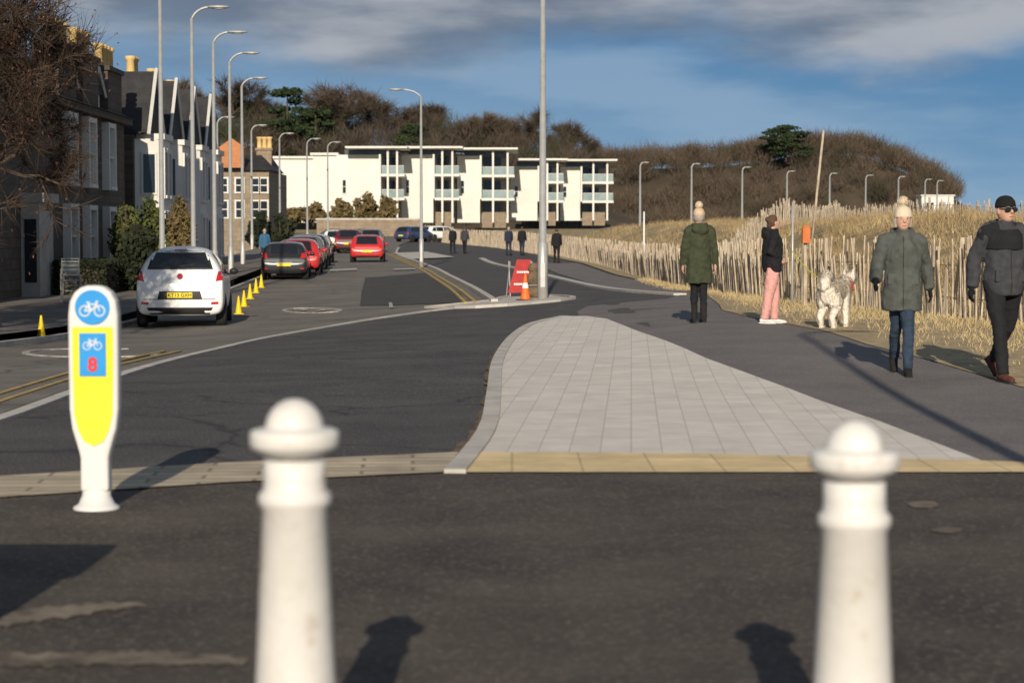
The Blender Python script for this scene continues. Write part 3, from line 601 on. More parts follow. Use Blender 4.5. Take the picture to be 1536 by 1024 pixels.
d=MB().prism([(.088*cos(k*pi/20),-.058,1.04+.088*sin(k*pi/20)) for k in range(40)],(0,.008,0)).build('cycle_sign',mBlue,t)
q=MB().box(-.068,.068,-.062,-.055,.69,.91).build('route_sign',mBlue,t,False,.004)
def bike(par,cx,cz,s,y):
    mb=MB()
    def bar(a,b,w): mb.tube([(cx+a[0]*s,y,cz+a[1]*s),(cx+b[0]*s,y,cz+b[1]*s)],w*s,5)
    for sx in (-.55,.55):
        mb.tube([(cx+(sx+.38*cos(k*pi/10))*s,y,cz+(-.2+.38*sin(k*pi/10))*s) for k in range(21)],.055*s,5)
    for a,b in (((-.55,-.2),(-.25,.3)),((-.25,.3),(.32,.3)),((-.05,-.2),(.32,.3)),((-.55,-.2),(-.05,-.2)),((-.3,.42),(-.05,-.2)),((.55,-.2),(.28,.5)),((.28,.5),(.48,.5)),((-.42,.44),(-.18,.44))): bar(a,b,.055)
    mb.build('bicycle_symbol',mWht,par)
bike(d,0,1.035,.068,-.059); bike(q,0,.855,.05,-.063)
def textmesh(s,size,bold=0):
    cu=bpy.data.curves.new('txt','FONT'); cu.body=s; cu.size=size; cu.align_x='CENTER'; cu.align_y='CENTER'; cu.extrude=.0015; cu.offset=bold; o=bpy.data.objects.new('txt',cu); C.objects.link(o)
    return ev(o)
e=textmesh('8',.095,.004); e.transform(MX.Translation((0,-.0645,.748))@MX.Rotation(pi/2,4,'X')); link('route_number',e,mRed8,q)
# ---------------------------------------------------------------- cones, sign
def cone(label,px,py,h,m,band,group,loc=None):
    p=loc or G(px,py); t=thing('traffic_cone',label,'cone',(p.x,p.y,p.z+.01),ru(-.4,.4),group)
    MB().box(-h*.27,h*.27,-h*.27,h*.27,0,h*.06).build('base',m if not band else mBlk,t,False,.01); MB().lathe([(h*.2,h*.055),(h*.18,h*.1),(h*.045,h*.95),(h*.04,h),(0,h)],16).build('cone',m,t,True)
    if band: MB().lathe([(h*.138,h*.36),(h*.138,h*.361),(h*.092,h*.66),(h*.0915,h*.661)],16).build('band',mWht,t,True)
cone('small yellow cone alone at the left pavement edge',62,512,.46,mConeY,False,'yellow cones along the kerb')
for i,(px,py) in enumerate([(358,472),(366,461),(375,449),(384,440),(392,432)]): cone('yellow cone beside the parked cars, %s from the white car'%O_[i],px,py,.45,mConeY,False,'yellow cones along the kerb')
cone('orange traffic cone with white band against the red sign',788,452,.62,mCone,True,None)
p=G(784,447); t=thing('road_sign','red temporary road sign leaning on its frame by the lamp post','sign',(p.x,p.y+.3,p.z+.03),.25); t.scale=(.85,.85,.92)
m=MX.Rotation(-.18,4,'X'); b=MB().prism([m@V(q) for q in ((-.42,0,.1),(.36,0,.1),(.28,0,.98),(-.12,0,.98))],(0,.03,0)).build('board',mRedS,t)
lt=MB()
for zz,a,c in ((.62,-.14,.18),(.30,-.24,.2)): 
    x=a
    while x<c: w=ru(.03,.05); lt.box(x,x+w,-.012,-.003,zz,zz+.05,m); x+=w+.012
lt.build('lettering',mWht,b); fr=MB()
for s in (-.35,.3): fr.tube([(s,.05,.9),(s,.5,0)],.018,6); fr.tube([m@V((s,0.04,.95)),m@V((s,.04,0))],.018,6)
fr.build('frame',mSteel,t)
p=G(802,449); t=thing('sandbag','brown sandbag slumped between road sign and lamp post','sandbag',(p.x,p.y+.1,p.z+.03)); mb=MB().ell((0,0,.15),(.26,.2,.16)).ell((.02,.05,.42),(.22,.18,.17)).ell((0,.05,.68),(.17,.15,.14)); link('sack',remesh(mb,.02,3,.03,7),mDirt,t); MB().tube([(-.2,-.12,.3),(0,-.19,.3),(.2,-.12,.3)],.012,5).build('tie',mSteel,t)
# ---------------------------------------------------------------- cars
ST=[(.0,.36,.42,.37,.82,.74),(.010,.29,.48,.43,.93,.87),(.020,.26,.585,.51,.97,.91),(.036,.25,.645,.585,.985,.89),(.056,.25,.745,.60,.99,.85),(.084,.25,.905,.61,1,.79),(.12,.25,.965,.615,1,.765),(.2,.25,.992,.615,1,.755),(.45,.25,1.,.61,1,.75),(.63,.25,.965,.605,1,.755),(.735,.25,.84,.6,1,.79),(.82,.25,.67,.595,1,.86),(.90,.25,.605,.54,.97,.82),(.965,.26,.53,.46,.91,.78),(1.,.31,.42,.37,.8,.7)]
def car(label,loc,rz,L,W,Hc,pm,group,plate=None,name='parked_car',badge=None,tail=.0,lz=(.56,.70),wz=(.665,.905),nar=1,lx=(.70,.935)):
    t=thing(name,label,'car',loc,rz,group); rs=[]
    for (yy,zb,tp,be,w,wt) in ST:
        if tp>.7: wt*=nar
        w*=W/2; wt*=W/2; tp*=Hc; be*=Hc; y=yy*L
        if tail and .03<yy<.1: y+=tail*(tp/Hc-.6)
        hf=[(0,zb),(.8*w,zb),(.97*w,zb+.08),(w,(zb+be)/2),(.985*w,be),((w*.97+wt)/2+.02,(be+tp)/2),(wt,be+(tp-be)*(.88 if nar==1 else .8)),(wt*.72,tp-(tp-be)*(.04 if nar==1 else .07)),(0,tp)]
        rs.append([(x,y,z) for x,z in hf]+[(-x,y,z) for x,z in reversed(hf[1:-1])])
    mb=MB().rings(rs); o=mb.build('t',pm); o.modifiers.new('s','SUBSURF').levels=2; me=ev(o)
    link('body',me,pm,t,True); bv=BVHTree.FromPolygons([v.co for v in me.vertices],[tuple(p.vertices) for p in me.polygons])
    def decal(nm,poly,ax,m,off=.008,st=.1,par=None):
        bm=fill2d(poly,st); dl=[]
        for v in bm.verts:
            u,w=v.co.x,v.co.y
            o_,d={'r':((u,-3,w),(0,1,0)),'f':((u,L+3,w),(0,-1,0)),'+':((4,u,w),(-1,0,0)),'-':((-4,u,w),(1,0,0))}[ax]
            h=bv.ray_cast(V(o_),V(d))
            if h[0] is None: dl.append(v); continue
            n=h[1]; n=n if n.dot(V(d))<0 else -n; v.co=h[0]+n*off
        bmesh.ops.delete(bm,geom=dl,context='VERTS'); bmesh.ops.recalc_face_normals(bm,faces=bm.faces)
        e=bpy.data.meshes.new(nm); bm.to_mesh(e); bm.free(); return link(nm,e,m,par or t,True)
    w2=W/2; z1,z2=wz
    def sc(P): return [(x*w2,z*Hc) for x,z in P]
    ka,kb=(.66,.585) if nar==1 else (.74,.60)
    decal('rear_surround',sc([(-ka,z1-.02),(ka,z1-.02),(kb,z2+.02),(-kb,z2+.02)]),'r',mDark,.005); rw=decal('rear_window',sc([(-ka+.05,z1),(ka-.05,z1),(kb-.05,z2),(.05-kb,z2)]),'r',mGlass,.011)
    decal('wiper',sc([(-.05,z1+.007),(.33,z1+.035),(.33,z1+.043),(-.05,z1+.02)]),'r',mDark,.02,.1,rw)
    for s in (-1,1):
        decal('tail_light',[(s*x*w2,z*Hc) for x,z in ((lx[0],lz[0]),(lx[1],lz[0]+.015),(lx[1]-.01,lz[1]),(lx[0]+.05,lz[1]-.01))],'r',mLight,.014,.06)
        decal('reflector',[(s*x*w2,z*Hc) for x,z in ((.70,.285),(.86,.29),(.86,.32),(.70,.315))],'r',mLight,.012)
        decal('headlight',[(s*x*w2,z*Hc) for x,z in ((.5,.42),(.85,.44),(.84,.52),(.55,.5))],'f',mHead,.012)
    decal('bumper_insert',sc([(-.66,.17),(.66,.17),(.74,.25),(-.74,.25)]),'r',mDark,.008)
    decal('tailgate_seam',sc([(-.80,.345),(.80,.345),(.80,.353),(-.80,.353)]),'r',mDark,.004); decal('brake_light',sc([(-.14,z2+.025),(.14,z2+.025),(.14,z2+.037),(-.14,z2+.037)]),'r',mLight,.012)
    decal('windscreen',sc([(-.64,.64),(.64,.64),(.57,.93),(-.57,.93)]),'f',mGlass,.008); decal('grille',sc([(-.5,.27),(.5,.27),(.5,.37),(-.5,.37)]),'f',mDark,.01)
    h=bv.ray_cast(V((0,-3,.4*Hc)),V((0,1,0)))[0]; py=(h.y if h else 0)-.02
    if plate is not None:
        decal('handle_strip',sc([(-.36,.445),(.36,.445),(.36,.465),(-.36,.465)]),'r',mChrome,.014)
        pt=MB().box(-.26,.26,py-.012,py+.04,.365*Hc,.365*Hc+.115).build('number_plate',mPlate,t,False,.004)
        if plate:
            decal('plate_recess',sc([(-.5,.352),(.5,.352),(.46,.445),(-.46,.445)]),'r',mDark,.004)
            e=textmesh(plate,.105,.0015); e.transform(MX.Translation((0,py-.0145,.365*Hc+.056))@MX.Rotation(pi/2,4,'X')); link('plate_letters',e,mBlk,pt)
    if badge:
        cz=.62*Hc
        bd=decal('badge',[(.062*cos(k*pi/12),cz+.062*sin(k*pi/12)) for k in range(24)],'r',mChrome,.012); decal('emblem',[(.048*cos(k*pi/12),cz+.048*sin(k*pi/12)) for k in range(24)],'r',mLight,.016,.1,bd)
    for ax,s in (('+',1),('-',-1)):
        def d2(nm,P,m,off=.008,par=None): return decal(nm,[(y*L,z*Hc) for y,z in P],ax,m,off,.12,par)
        d2('side_window',[(.115,.655),(.235,.645),(.235,.89),(.165,.88)],mGlass); d2('side_window',[(.245,.645),(.43,.635),(.43,.905),(.245,.9)],mGlass); d2('side_window',[(.445,.635),(.71,.63),(.61,.88),(.445,.905)],mGlass)
        d2('sill',[(.2,.165),(.78,.165),(.78,.21),(.2,.21)],mDark)
        for yy in (.24,.437,.7): d2('door_seam',[(yy,.24),(yy+.003,.24),(yy+.003,.63),(yy,.63)],mDark,.003)
        for yy in (.27,.47): d2('door_handle',[(yy,.545),(yy+.045,.545),(yy+.045,.565),(yy,.565)],pm,.02)
        MB().ell((s*(w2+.09),.665*L,.66*Hc),(.10,.07,.075),8).tube([(s*(w2-.06),.67*L,.62*Hc),(s*(w2+.06),.665*L,.64*Hc)],.025,6).build('mirror',pm if badge is None else mDark,t,True)
        r=.19*Hc if Hc>1.6 else .21*Hc
        for yy in (.175,.8):
            cx=s*(w2-.095); d2('wheel_arch',[(yy+(r+.055)/L*cos(k*pi/14),(r+(r+.055)*sin(k*pi/14))/Hc) for k in range(28)],mDark,.004)
            w=MB().lathe([(r*.62,-.1),(r*.9,-.105),(r,-.075),(r,.075),(r*.9,.105),(r*.62,.1)],28,(cx,yy*L,r),'x').build('wheel',mBlk,t,True)
            rim=MB().lathe([(r*.64,.085),(r*.6,.1),(r*.55,.09),(r*.5,.06),(0,.06)] if s>0 else [(r*.64,-.085),(r*.6,-.1),(r*.55,-.09),(r*.5,-.06),(0,-.06)],24,(cx,yy*L,r),'x')
            for k in range(7): rim.box(s*.05,s*.095,-.028,.028,.03,r*.58,MX.Translation((cx,yy*L,r))@MX.Rotation(k*2*pi/7,4,'X'))
            rim.build('rim',mRim,w)
    return t
g1='cars parked along the left kerb'
p=G(270,493); car('white tall hatchback parked nearest, with yellow number plate and red badge',(p.x,p.y,p.z+.01),.10,4.2,1.84,1.73,pWhite,g1,'KT13 GXH',badge=1,tail=-.12,lz=(.56,.69),wz=(.725,.905),nar=.88,lx=(.80,.95))
p=G(428,421); car('black hatchback parked ahead of the white car beside yellow cones',(p.x-.05,p.y,p.z+.01),.065,4.0,1.75,1.46,pBlack,g1,'')
def place(label,px,Y,pm,rz,L,W,Hh,grp,plate='',dzz=0,name='parked_car'):
    x=X_(px,Y); car(label,(x,Y,gz(x,Y)+.02+dzz),rz,L,W,Hh,pm,grp,plate,name,lz=(.5,.62))
place('red hatchback parked directly ahead of the black car',446,79,pRed,.06,4.1,1.75,1.48,g1)
place('dark grey car parked ahead of the red hatchback',456,86,pGrey,.06,4.2,1.78,1.52,g1)
place('black car parked third ahead of the white car queue',463,93,pBlack,.06,4.3,1.8,1.55,g1)
place('silver car parked near the far end of the left row',471,101,pSilv,.06,4.2,1.78,1.5,g1)
place('bright red car driving away along the middle of the road',550,103,pRed,.04,4.1,1.74,1.46,'cars on the far road','',0,'moving_car')
place('white car parked beyond the left row, partly hidden',503,135,pWhite,.05,4.2,1.78,1.5,'cars on the far road')
place('dark red car left of the bright red car, further up the road',522,128,pDred,.05,4.3,1.8,1.6,'cars on the far road')
place('dark grey car just beyond the bright red driving car',556,132,pGrey,.05,4.3,1.8,1.58,'cars on the far road')
place('dark blue car side of the far bend below the flats',601,185,pBlue,-.6,4.2,1.76,1.5,'cars on the far road')
place('white car at the far bend beside the dark blue one',634,190,pWhite,-.9,4.3,1.78,1.5,'cars on the far road')
# ---------------------------------------------------------------- people
def hand(b,w,d,l,n,k=1):
    d=d.normalized(); l=(l-d*l.dot(d)).normalized(); b.tube([w-d*.03,w+d*.02,w+d*.06,w+d*.095],[.027*k,.03*k,.035*k,.03*k],10,True,(.55,1.15),n)
    for i,L in enumerate((.07,.08,.074,.058)):
        a=w+d*.085+l*(.033-.0222*i); m=a+(d*.92+n*.25)*L*.5; e=m+(d*.65+n*.65)*L*.5; b.tube([a-d*.02,a,m,e],[.009*k,.009*k,.0085*k,.007*k],7)
    a=w+d*.025+l*.03; m=a+(d*.55+l*.7+n*.1)*.04; b.tube([a-l*.015,a,m,m+(d*.9+l*.15+n*.2)*.032],[.012*k,.0115*k,.01*k,.008*k],7)
def person(label,loc,rz,h,sp,group=None,vox=.006):
    t=thing('person',label,'person',loc,rz,group); t.scale=(h/1.7,)*3; far=vox>.01
    lg=sp.get('legs',((.0,.03),(.0,.03))); ar=sp.get('arms',((.05,.12,.15),(.05,.12,.15))); st=sp.get('st',.085)
    J=[]
    for i,s in enumerate((-1,1)):
        a,bd=lg[i]; hip=V((s*st,0,0)); kn=hip+V((s*.005,sin(a),-cos(a)))*.42; an=kn+V((0,sin(a-bd),-cos(a-bd)))*.41; J.append((hip,kn,an))
    pz=.085-min(j[2].z for j in J); up=V((0,0,pz)); J=[[q+up for q in j] for j in J]
    A=[]
    for i,s in enumerate((-1,1)):
        a,o,bd=ar[i][:3]; sw=ar[i][3] if len(ar[i])>3 else o*.2
        sh=V((s*.165,-.005,pz+.485)); el=sh+V((s*sin(o),sin(a)*cos(o),-cos(a)*cos(o)))*.285; d=V((s*sin(sw),sin(a+bd)*cos(sw),-cos(a+bd)*cos(sw))); A.append((sh,el,el+d*.25,d,s))
    hy=MX.Rotation(sp.get('yaw',0),4,'Z'); hc=V((0,.02,pz+.665))
    def fm(an):
        e=an.z-.085; return MX.Translation(an)@MX.Rotation(-math.asin(min(.9,e/.17)),4,'X')
    b=MB()
    b.loft([(0,0,pz-.09,.10,.09),(0,0,pz-.02,.155,.105),(0,0,pz+.06,.155,.10),(0,0,pz+.18,.13,.09),(0,0,pz+.34,.15,.105),(0,-.005,pz+.44,.15,.09),(0,-.005,pz+.50,.10,.075),(0,-.005,pz+.55,.06,.055)])
    b.tube([(0,-.01,pz+.48),(0,.0,pz+.6)],[.062,.054],12)
    def hd(q): return hc+hy@V(q)
    b.ell(hc,(.075,.093,.112),12,hy); b.ell(hd((0,.022,-.052)),(.054,.066,.062),10,hy)
    b.tube([hd((0,.085,.02)),hd((0,.104,-.012)),hd((0,.106,-.022))],[.009,.014,.012],8)
    for s in (-1,1): b.ell(hd((s*.076,-.005,-.005)),(.012,.02,.033),6,hy)
    for hip,kn,an in J:
        b.tube([hip+V((0,0,.05)),hip*.5+kn*.5,kn,kn*.6+an*.4,an],[.075,.06,.042,.042,.03],12); f=fm(an); b.tube([f@V((0,-.055,-.045)),f@V((0,.02,-.04)),f@V((0,.11,-.058)),f@V((0,.17,-.064))],[.03,.038,.032,.018],10,True,(1,.8),(1,0,0))
    for sh,el,w,d,s in A:
        b.tube([sh+V((-s*.05,0,.0)),sh,el,w],[.045,.045,.038,.026],12); hand(b,w,d,V((0,1,0)) if abs(d.y)<.8 else V((0,0,1)),V((-s,0,0)))
    link('body',remesh(b,vox,2),mSkin,t)
    cm,rg,arm=sp['coat']; c=MB(); c.loft([(0,yo,pz+z,a,bb) for z,a,bb,yo in rg],28)
    k=sp.get('sleeve',1)
    for sh,el,w,d,s in A: c.tube([sh+V((-s*.10,0,.012)),sh+V((-s*.035,0,.0)),sh+V((s*.005,0,-.035)),sh*.5+el*.5,el,el*.4+w*.6,w+d*.005],[.05*k,.064*k,.070*k,.066*k,.060*k,.056*k,.049*k],14)
    if sp.get('hood'): c.ell((0,-.105,pz+.49),(.125,.07,.10),10); c.tube([(-.1,-.03,pz+.545),(-.09,-.1,pz+.56),(0,-.13,pz+.565),(.09,-.1,pz+.56),(.1,-.03,pz+.545)],.032,8)
    c.loft([(0,0,pz+.47,.11,.09),(0,.005,pz+.53,.086,.083),(0,.01,pz+.575,.081,.081)],18)
    cv=.02 if far else .010
    ct=link(sp.get('cname','coat'),remesh(c,cv,5 if not far else 3,0 if far else .022,7),cm,t)
    if sp.get('yoke'):
        y=MB(); y.loft([(0,yo,pz+z,a*1.07,bb*1.10) for z,a,bb,yo in [(.31,.185,.143,0)]+TOP[:3]],28)
        for sh,el,w,d,s in A: y.tube([sh+V((-s*.10,0,.012)),sh+V((-s*.035,0,.0)),sh+V((s*.005,0,-.035)),sh*.72+el*.28],[.053*k,.067*k,.074*k,.071*k],14)
        link('shoulder_panel',remesh(y,.010,4,.012,7),sp['yoke'],ct)
    if not far and sp.get('zip'): 
        bv=BVHTree.FromPolygons([v.co for v in ct.data.vertices],[tuple(q.vertices) for q in ct.data.polygons])
        def onf(x,z): h=bv.ray_cast(V((x,1,z)),V((0,-1,0)))[0]; return h.y if h else .14
        z0=pz+rg[0][0]+.02; zs=[z0+(pz+.5-z0)*i/14 for i in range(15)]; MB().tube([(0,onf(0,z)+.001,z) for z in zs],.005,6).build('zip',mDark,ct)
        for s in (-1,1): 
            x0,x1=(.055,.15) if s>0 else (-.15,-.055); z0=pz+.02; y0=onf((x0+x1)/2,z0+.06); MB().box(x0,x1,y0-.03,y0+.008,z0,z0+.11).build('pocket',cm,ct,False,.008)
    pm,k=sp['pants']; q=MB(); q.loft([(0,0,pz-.1,.12,.1),(0,0,pz,.165,.12),(0,0,pz+.12,.15,.11)])
    for hip,kn,an in J: q.tube([hip+V((0,0,.04)),hip*.5+kn*.5,kn,kn*.5+an*.5,an+V((0,0,-.01))],[.1,.086*max(1,k*.95),.066*k,.060*k,.051*k],14)
    link('trousers',remesh(q,.02 if far else .010,3,0 if far else .014,10),pm,t)
    for hip,kn,an in J:
        m=fm(an); f=MB(); f.tube([m@V((0,-.07,-.045)),m@V((0,-.0,-.035)),m@V((0,.1,-.05)),m@V((0,.165,-.055)),m@V((0,.195,-.06))],[.034,.046,.041,.034,.018],12,True,(1,.85),(1,0,0)); f.tube([an+V((0,-.01,-.04)),an+V((0,-.01,0))+(kn-an).normalized()*sp.get('bh',.06)],[.046,.05],12)
        o=link('shoe',remesh(f,.02 if far else .009,2),sp['shoe'],t)
        if not far: MB().box(-.038,.038,-.088,.188,-.0845,-.066,m).build('sole',sp.get('sole',mBlk),o,False,.008)
    if sp.get('glove'):
        for sh,el,w,d,s in A: f=MB(); hand(f,w,d,V((0,1,0)),V((-s,0,0)),1.18); f.tube([w-d*.03,w+d*.02],[.042,.038],10); link('glove',remesh(f,.006,1),sp['glove'],t)
    if sp.get('hat'):
        hm,pm2=sp['hat']; hb=MB(); kz=1 if pm2 else .92
        hb.rings([[hd((a*cos(x*pi/12),a*1.18*sin(x*pi/12)-.008,.022+(z-.022)*kz)) for x in range(24)] for z,a in ((.022,.085),(.028,.09),(.06,.09),(.068,.0875),(.1,.08),(.125,.064),(.142,.04),(.15,.012))])
        ht=link('hat',remesh(hb,.010 if not far else .02,2,.003,40),hm,t)
        if pm2: 
            pb=MB(); pc=hd((0,-.01,.185)); pb.ell(pc,(.05,.05,.048),8)
            for i in range(900 if not far else 0): d=rv(); twig(pb,pc+d*.04,d,.022,.004,.3)
            pb.build('bobble',pm2,ht)
    if sp.get('hair'):
        hm,kd=sp['hair']; hb=MB(); hb.ell(hd((0,-.022,.018)),(.084,.092,.108),10,hy)
        if kd=='bun': hb.ell(hd((0,-.105,.05)),(.042,.045,.045),8); hb.tube([hd((0,-.08,-.03)),hd((0,-.06,-.09))],[.05,.03],8)
        if kd=='bob': hb.tube([hd((-.072,-.0,.02)),hd((-.074,.0,-.075))],[.026,.016],8); hb.tube([hd((.072,.0,.02)),hd((.074,.0,-.075))],[.026,.016],8)
        link('hair',remesh(hb,.01 if not far else .02,2,.003,30),hm,t)
    if not far:
        for s in (-1,1): MB().ell(hd((s*.030,.0845,.012)),(.008,.006,.005),6,hy).build('eye',mEye,t,True); MB().tube([hd((s*.048,.078,.030)),hd((s*.03,.0905,.034)),hd((s*.016,.092,.031))],.0028,6).build('eyebrow',mHair,t)
        MB().tube([hd((-.019,.0865,-.055)),hd((0,.0925,-.054)),hd((.019,.0865,-.055))],.0038,6).build('mouth',mLip,t)
    if sp.get('shades'):
        f=MB()
        for s in (-1,1): f.ell(hd((s*.034,.092,.008)),(.034,.012,.025),8,hy); f.tube([hd((s*.06,.085,.016)),hd((s*.079,.0,.012))],.005,5)
        f.tube([hd((-.015,.102,.016)),hd((.015,.102,.016))],.005,5); f.build('sunglasses',mGlass,t,True)
    return t,pz
TOP=[(.40,.178,.135,0),(.45,.158,.118,0),(.49,.125,.102,0),(.53,.092,.088,0)]
coatL=[(-.32,.205,.168,0),(-.2,.2,.165,0),(-.05,.19,.158,0),(.1,.176,.142,0),(.2,.168,.135,0),(.33,.178,.14,0)]+TOP
coatM=[(-.24,.205,.16,0),(-.1,.2,.158,0),(.02,.19,.15,0),(.15,.178,.14,0),(.3,.182,.143,0)]+TOP
coatS=[(-.1,.178,.143,0),(-.02,.192,.155,0),(.1,.186,.15,0),(.25,.185,.148,0),(.34,.185,.145,0)]+TOP
random.seed(3)
p=G(1048,484); person('person seen from behind in long dark green coat and bobble hat',p,.12,1.64,dict(coat=(kGreen,coatL,0),pants=(kBlack,.9),shoe=kBoot,bh=.18,hat=(kTan,kCream),hood=1,legs=((.05,.03),(-.05,.05)),arms=((.05,.2,.15),(-.08,.24,.2)),st=.06,yaw=-.15,hair=(mHair,'x'),sleeve=1.05))
p=G(1158,486); PK,pk=person('person in black jacket and pink trousers with white trainers, facing right',p,-1.45,1.55,dict(coat=(kBlack,coatS,0),cname='jacket',pants=(kPink,1.28),shoe=kWhiteS,sole=kWhiteS,bh=.03,hood=1,hair=(mHairR,'bun'),legs=((.12,.10),(-.15,.05)),arms=((-.3,.14,1.35,-.45),(-.3,.14,1.3,-.45)),st=.075,yaw=.2))
p=G(1352,563); person('walking person in grey parka, jeans and cream bobble hat',p,pi-.12,1.65,dict(coat=(kGrey,coatM,0),cname='parka',pants=(kJean,.95),shoe=kBoot,bh=.12,hat=(kCream,kCream),hood=1,zip=1,glove=kBlack,legs=((.24,.08),(-.28,.40)),arms=((-.34,.27,.3,.16),(.36,.30,.5,.12)),st=.05,hair=(mHair,'bob'),sleeve=1.15,yaw=.1))
p=G(1504,571); person('walking person in charcoal jacket, dark beanie and sunglasses at right edge',p,pi+.22,1.77,dict(coat=(kJack,coatS,0),cname='jacket',pants=(kBlack,1.0),shoe=kBoot2,bh=.08,hat=(kHatG,None),zip=2,glove=kBlack,shades=1,hood=1,legs=((-.30,.45),(.30,.06)),arms=((.34,.26,.55,.06),(-.34,.30,.35,.1)),st=.10,sleeve=1.25,yaw=.12,yoke=kBlack))
fs=lambda c,p,**k: dict(dict(coat=(c,coatS,0),cname='jacket',pants=(p,1),shoe=kBoot),**k)
FARP=[('distant person in black coat walking by the fence, right of the pair',835,400,97,kBlack,kBlack,0,mHairR),('distant person in navy jacket, left of the walking pair',763,390,118,kNavy,kNavy,.1,mHair),('distant person in dark jacket, right of the walking pair',783,391,118,kBlack,kNavy,-.1,mHairR),('far person in dark coat beneath the white flats, left one',679,375,127,kBlack,kBlack,.2,mHair),('far person in dark coat beneath the white flats, right one',697,376,127,kJack,kBlack,-.2,mHairR),('far person in blue coat on the left pavement by the cars',397,396,92,kBlueC,kNavy,0,mHair)]
for i,(lb,px,py,Y,c,pm,rz,hm) in enumerate(FARP):
    x=X_(px,Y); person(lb,(x,Y,gz(x,Y)+(.1 if px<400 else 0)),rz,1.72,fs(c,pm,hair=(hm,'x'),legs=((.25,.1),(-.25,.2)),arms=((-.2,.16,.2),(.2,.16,.3))),'distant people walking',.016)
# ---------------------------------------------------------------- dog
p=G(1252,492); D=thing('dog','fluffy white dog on a lead with its tail raised','dog',p,-.52); D.scale=(1.0,.98,.97)
b=MB(); b.tube([(0,-.36,.47),(0,-.3,.49),(0,-.12,.51),(0,.08,.52),(0,.22,.52),(0,.32,.54)],[.08,.132,.135,.138,.145,.11],14,True,(.95,1.1),(1,0,0))
b.tube([(0,.26,.54),(0,.4,.62),(0,.47,.67)],[.125,.10,.085],12); b.ell((.02,.52,.70),(.085,.1,.085)); b.tube([(.02,.57,.685),(.03,.66,.66),(.03,.70,.655)],[.056,.044,.03],10)
for s in (-1,1):
    b.tube([(s*.06,-.24,.5),(s*.09,-.2,.36),(s*.09,-.17,.31),(s*.085,-.32,.19),(s*.085,-.33,.16),(s*.085,-.29,.05)],[.105,.098,.072,.048,.040,.036],10); b.tube([(s*.085,-.31,.03),(s*.085,-.22,.025)],[.034,.03],8)
    b.tube([(s*.07,.2,.48),(s*.08,.18,.33),(s*.08,.2,.15),(s*.08,.2,.05)],[.08,.062,.043,.038],10); b.tube([(s*.08,.19,.03),(s*.08,.27,.025)],[.034,.03],8); b.tube([(.02+s*.055,.49,.75),(.02+s*.065,.49,.82)],[.034,.008],6)
b.tube([(0,-.30,.54),(.0,-.37,.60),(-.01,-.36,.68),(-.02,-.27,.72),(-.03,-.17,.69),(-.03,-.11,.64)],[.055,.07,.085,.09,.075,.03],10)
bo=link('body',remesh(b,.010,4,.008,16),mFur,D); fb=MB(); me=bo.data
for v in me.vertices:
    n=v.normal; 
    if v.co.z>.06:
        tg=V((0,-.55,-.8)); 
        if v.co.y<-.30 and v.co.z>.58: tg=V((0,-.4,-.3))
        tg=(tg-n*tg.dot(n)); 
        if tg.length<.1: continue
        d=(tg.normalized()+n*.4); L=.055 if v.co.z>.3 else .03
        twig(fb,v.co-n*.004,d,L*ru(.7,1.3),.0055,.25,n.cross(d))
fb.build('coat_fur',mFur,D); MB().tube([(.13*cos(k*pi/8),.33+.03*sin(k*pi/8),.565+.12*sin(k*pi/8)) for k in range(17)],.014,6).build('collar',mRedS,D); MB().ell((.03,.725,.658),(.018,.014,.014),6).build('nose',mEye,D)
for s in (-1,1): MB().ell((.02+s*.035,.605,.72),(.01,.008,.01),6).build('eye',mEye,D)
bpy.context.view_layer.update()
a=PK.matrix_world@V((.06,.30,pk+.22)); e=D.matrix_world@V((-.1,.33,.60)); L=[]
for k in range(13): q=a.lerp(e,k/12); q.z-=.10*sin(pi*k/12); L.append(q)
o=MB(); o.tube(L,.008,6); tag(o.build('dog_lead',mat('lead',(.35,.36,.03),.7,(.4,.42,.05),20),o=a.copy()),'thin yellow lead running from the pink trousered person to the dog','lead')
# ---------------------------------------------------------------- stacked chairs
def chair(label,loc):
    t=thing('metal_chair',label,'chair',loc,.3,'stacked chairs'); MB().box(-.22,.22,-.22,.22,.43,.46).build('seat',mSteel,t)
    b=MB().tube([(-.21,.2,.45),(-.21,.27,.85),(.21,.27,.85),(.21,.2,.45)],.014,6)
    for z in (.58,.68,.78): b.box(-.2,.2,.225+(z-.5)*.1,.24+(z-.5)*.1,z-.025,z+.025)
    b.build('backrest',mSteel,t)
    for x in (-.2,.2):
        for y in (-.2,.2): MB().tube([(x,y,.44),(x*1.1,y*1.1,0)],.014,6).build('leg',mSteel,t)
x=X_(104,50); bz=gz(x,50)+.12
for k in range(4): chair('silver metal chair stacked by the shop front, %s from the bottom'%O_[k],(x+.02*k,50-.03*k,bz+.13*k))
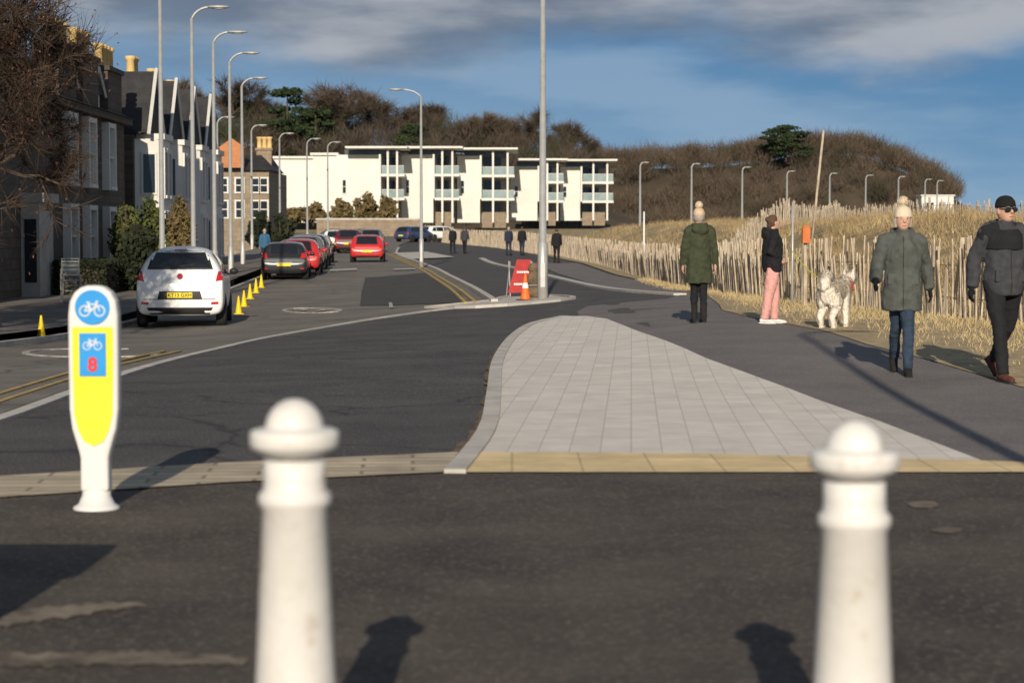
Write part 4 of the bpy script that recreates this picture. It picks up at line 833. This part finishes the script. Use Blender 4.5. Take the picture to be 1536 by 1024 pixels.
# ---------------------------------------------------------------- light, sky, camera
az,elv=R(2.1),R(21); d=V((sin(az)*cos(elv),cos(az)*cos(elv),-sin(elv)))
su=bpy.data.lights.new('sun','SUN'); su.energy=5.0; su.angle=R(.5); su.color=(1,.89,.73); o=bpy.data.objects.new('sun',su); C.objects.link(o); o.rotation_euler=d.to_track_quat('-Z','Y').to_euler()
W=bpy.data.worlds.new('World'); S.world=W; W.use_nodes=True; nt=W.node_tree; N=nt.nodes; Lk=nt.links; N.clear()
out=N.new('ShaderNodeOutputWorld'); sk=N.new('ShaderNodeTexSky'); sk.sky_type='NISHITA'; sk.sun_disc=False; sk.sun_elevation=elv; sk.sun_rotation=pi+az; sk.dust_density=.4
b1=N.new('ShaderNodeBackground'); b1.inputs[1].default_value=.085; Lk.new(sk.outputs[0],b1.inputs[0])
tc=N.new('ShaderNodeTexCoord'); sp=N.new('ShaderNodeSeparateXYZ'); Lk.new(tc.outputs['Generated'],sp.inputs[0])
def nz(scl,det,loc=(0,0,0),ro=.55):
    mp=N.new('ShaderNodeMapping'); mp.inputs['Scale'].default_value=scl; mp.inputs['Location'].default_value=loc; Lk.new(tc.outputs['Generated'],mp.inputs[0])
    n=N.new('ShaderNodeTexNoise'); n.inputs['Scale'].default_value=1; n.inputs['Detail'].default_value=det; n.inputs['Roughness'].default_value=ro; Lk.new(mp.outputs[0],n.inputs['Vector']); return n.outputs['Fac']
def mth(op,a,b_):
    m=N.new('ShaderNodeMath'); m.operation=op
    for i,q in enumerate((a,b_)):
        if isinstance(q,(int,float)): m.inputs[i].default_value=q
        else: Lk.new(q,m.inputs[i])
    return m.outputs[0]
def mr(s,a,b_,c=0,e=1):
    m=N.new('ShaderNodeMapRange'); m.interpolation_type='SMOOTHSTEP'; Lk.new(s,m.inputs[0])
    for i,q in enumerate((a,b_,c,e)): m.inputs[i+1].default_value=q
    return m.outputs[0]
def mixc(f,a,b_):
    m=N.new('ShaderNodeMix'); m.data_type='RGBA'; Lk.new(f,m.inputs[0])
    for i,q in ((6,a),(7,b_)):
        if isinstance(q,tuple): m.inputs[i].default_value=(*q,1)
        else: Lk.new(q,m.inputs[i])
    return m.outputs[2]
n1=nz((7,7,20),6); n2=nz((9,9,36),6,(3,1,2),.5); n3=nz((6,6,30),5,(7,2,5),.5)
zz=sp.outputs[2]
mask=mr(mth('ADD',zz,mth('MULTIPLY',mth('SUBTRACT',n1,.5),.08)),.080,.110)
blue=mixc(mr(zz,.0,.11),(.175,.325,.49),(.085,.22,.41))
haze=mth('MULTIPLY',mr(sp.outputs[0],.24,-.18),mr(zz,.125,.03))
hz_=mth('MAXIMUM',mth('MULTIPLY',haze,.8),mth('MULTIPLY',mr(n3,.38,.64),.6))
blue=mixc(hz_,blue,(.31,.435,.575))
cl=mixc(mr(n2,.36,.66),(.15,.19,.255),(.42,.44,.475))
colr=mixc(mth('MULTIPLY',mask,.94),blue,cl)
b2=N.new('ShaderNodeBackground'); b2.inputs[1].default_value=1; Lk.new(colr,b2.inputs[0])
ms=N.new('ShaderNodeMixShader'); Lk.new(mr(zz,.22,.5,1,.3),ms.inputs[0]); Lk.new(b1.outputs[0],ms.inputs[1]); Lk.new(b2.outputs[0],ms.inputs[2]); Lk.new(ms.outputs[0],out.inputs[0])
S.view_settings.view_transform='Standard'; S.view_settings.look='None'; S.view_settings.exposure=0
cd=bpy.data.cameras.new('camera'); co=bpy.data.objects.new('camera',cd); C.objects.link(co); co.location=(0,0,H); co.rotation_euler=(pi/2-PIT,0,0); cd.lens=70; cd.sensor_width=36; cd.clip_end=5000; cd.clip_start=.1
cd.dof.use_dof=True; cd.dof.focus_distance=30; cd.dof.aperture_fstop=3.2
S.camera=co
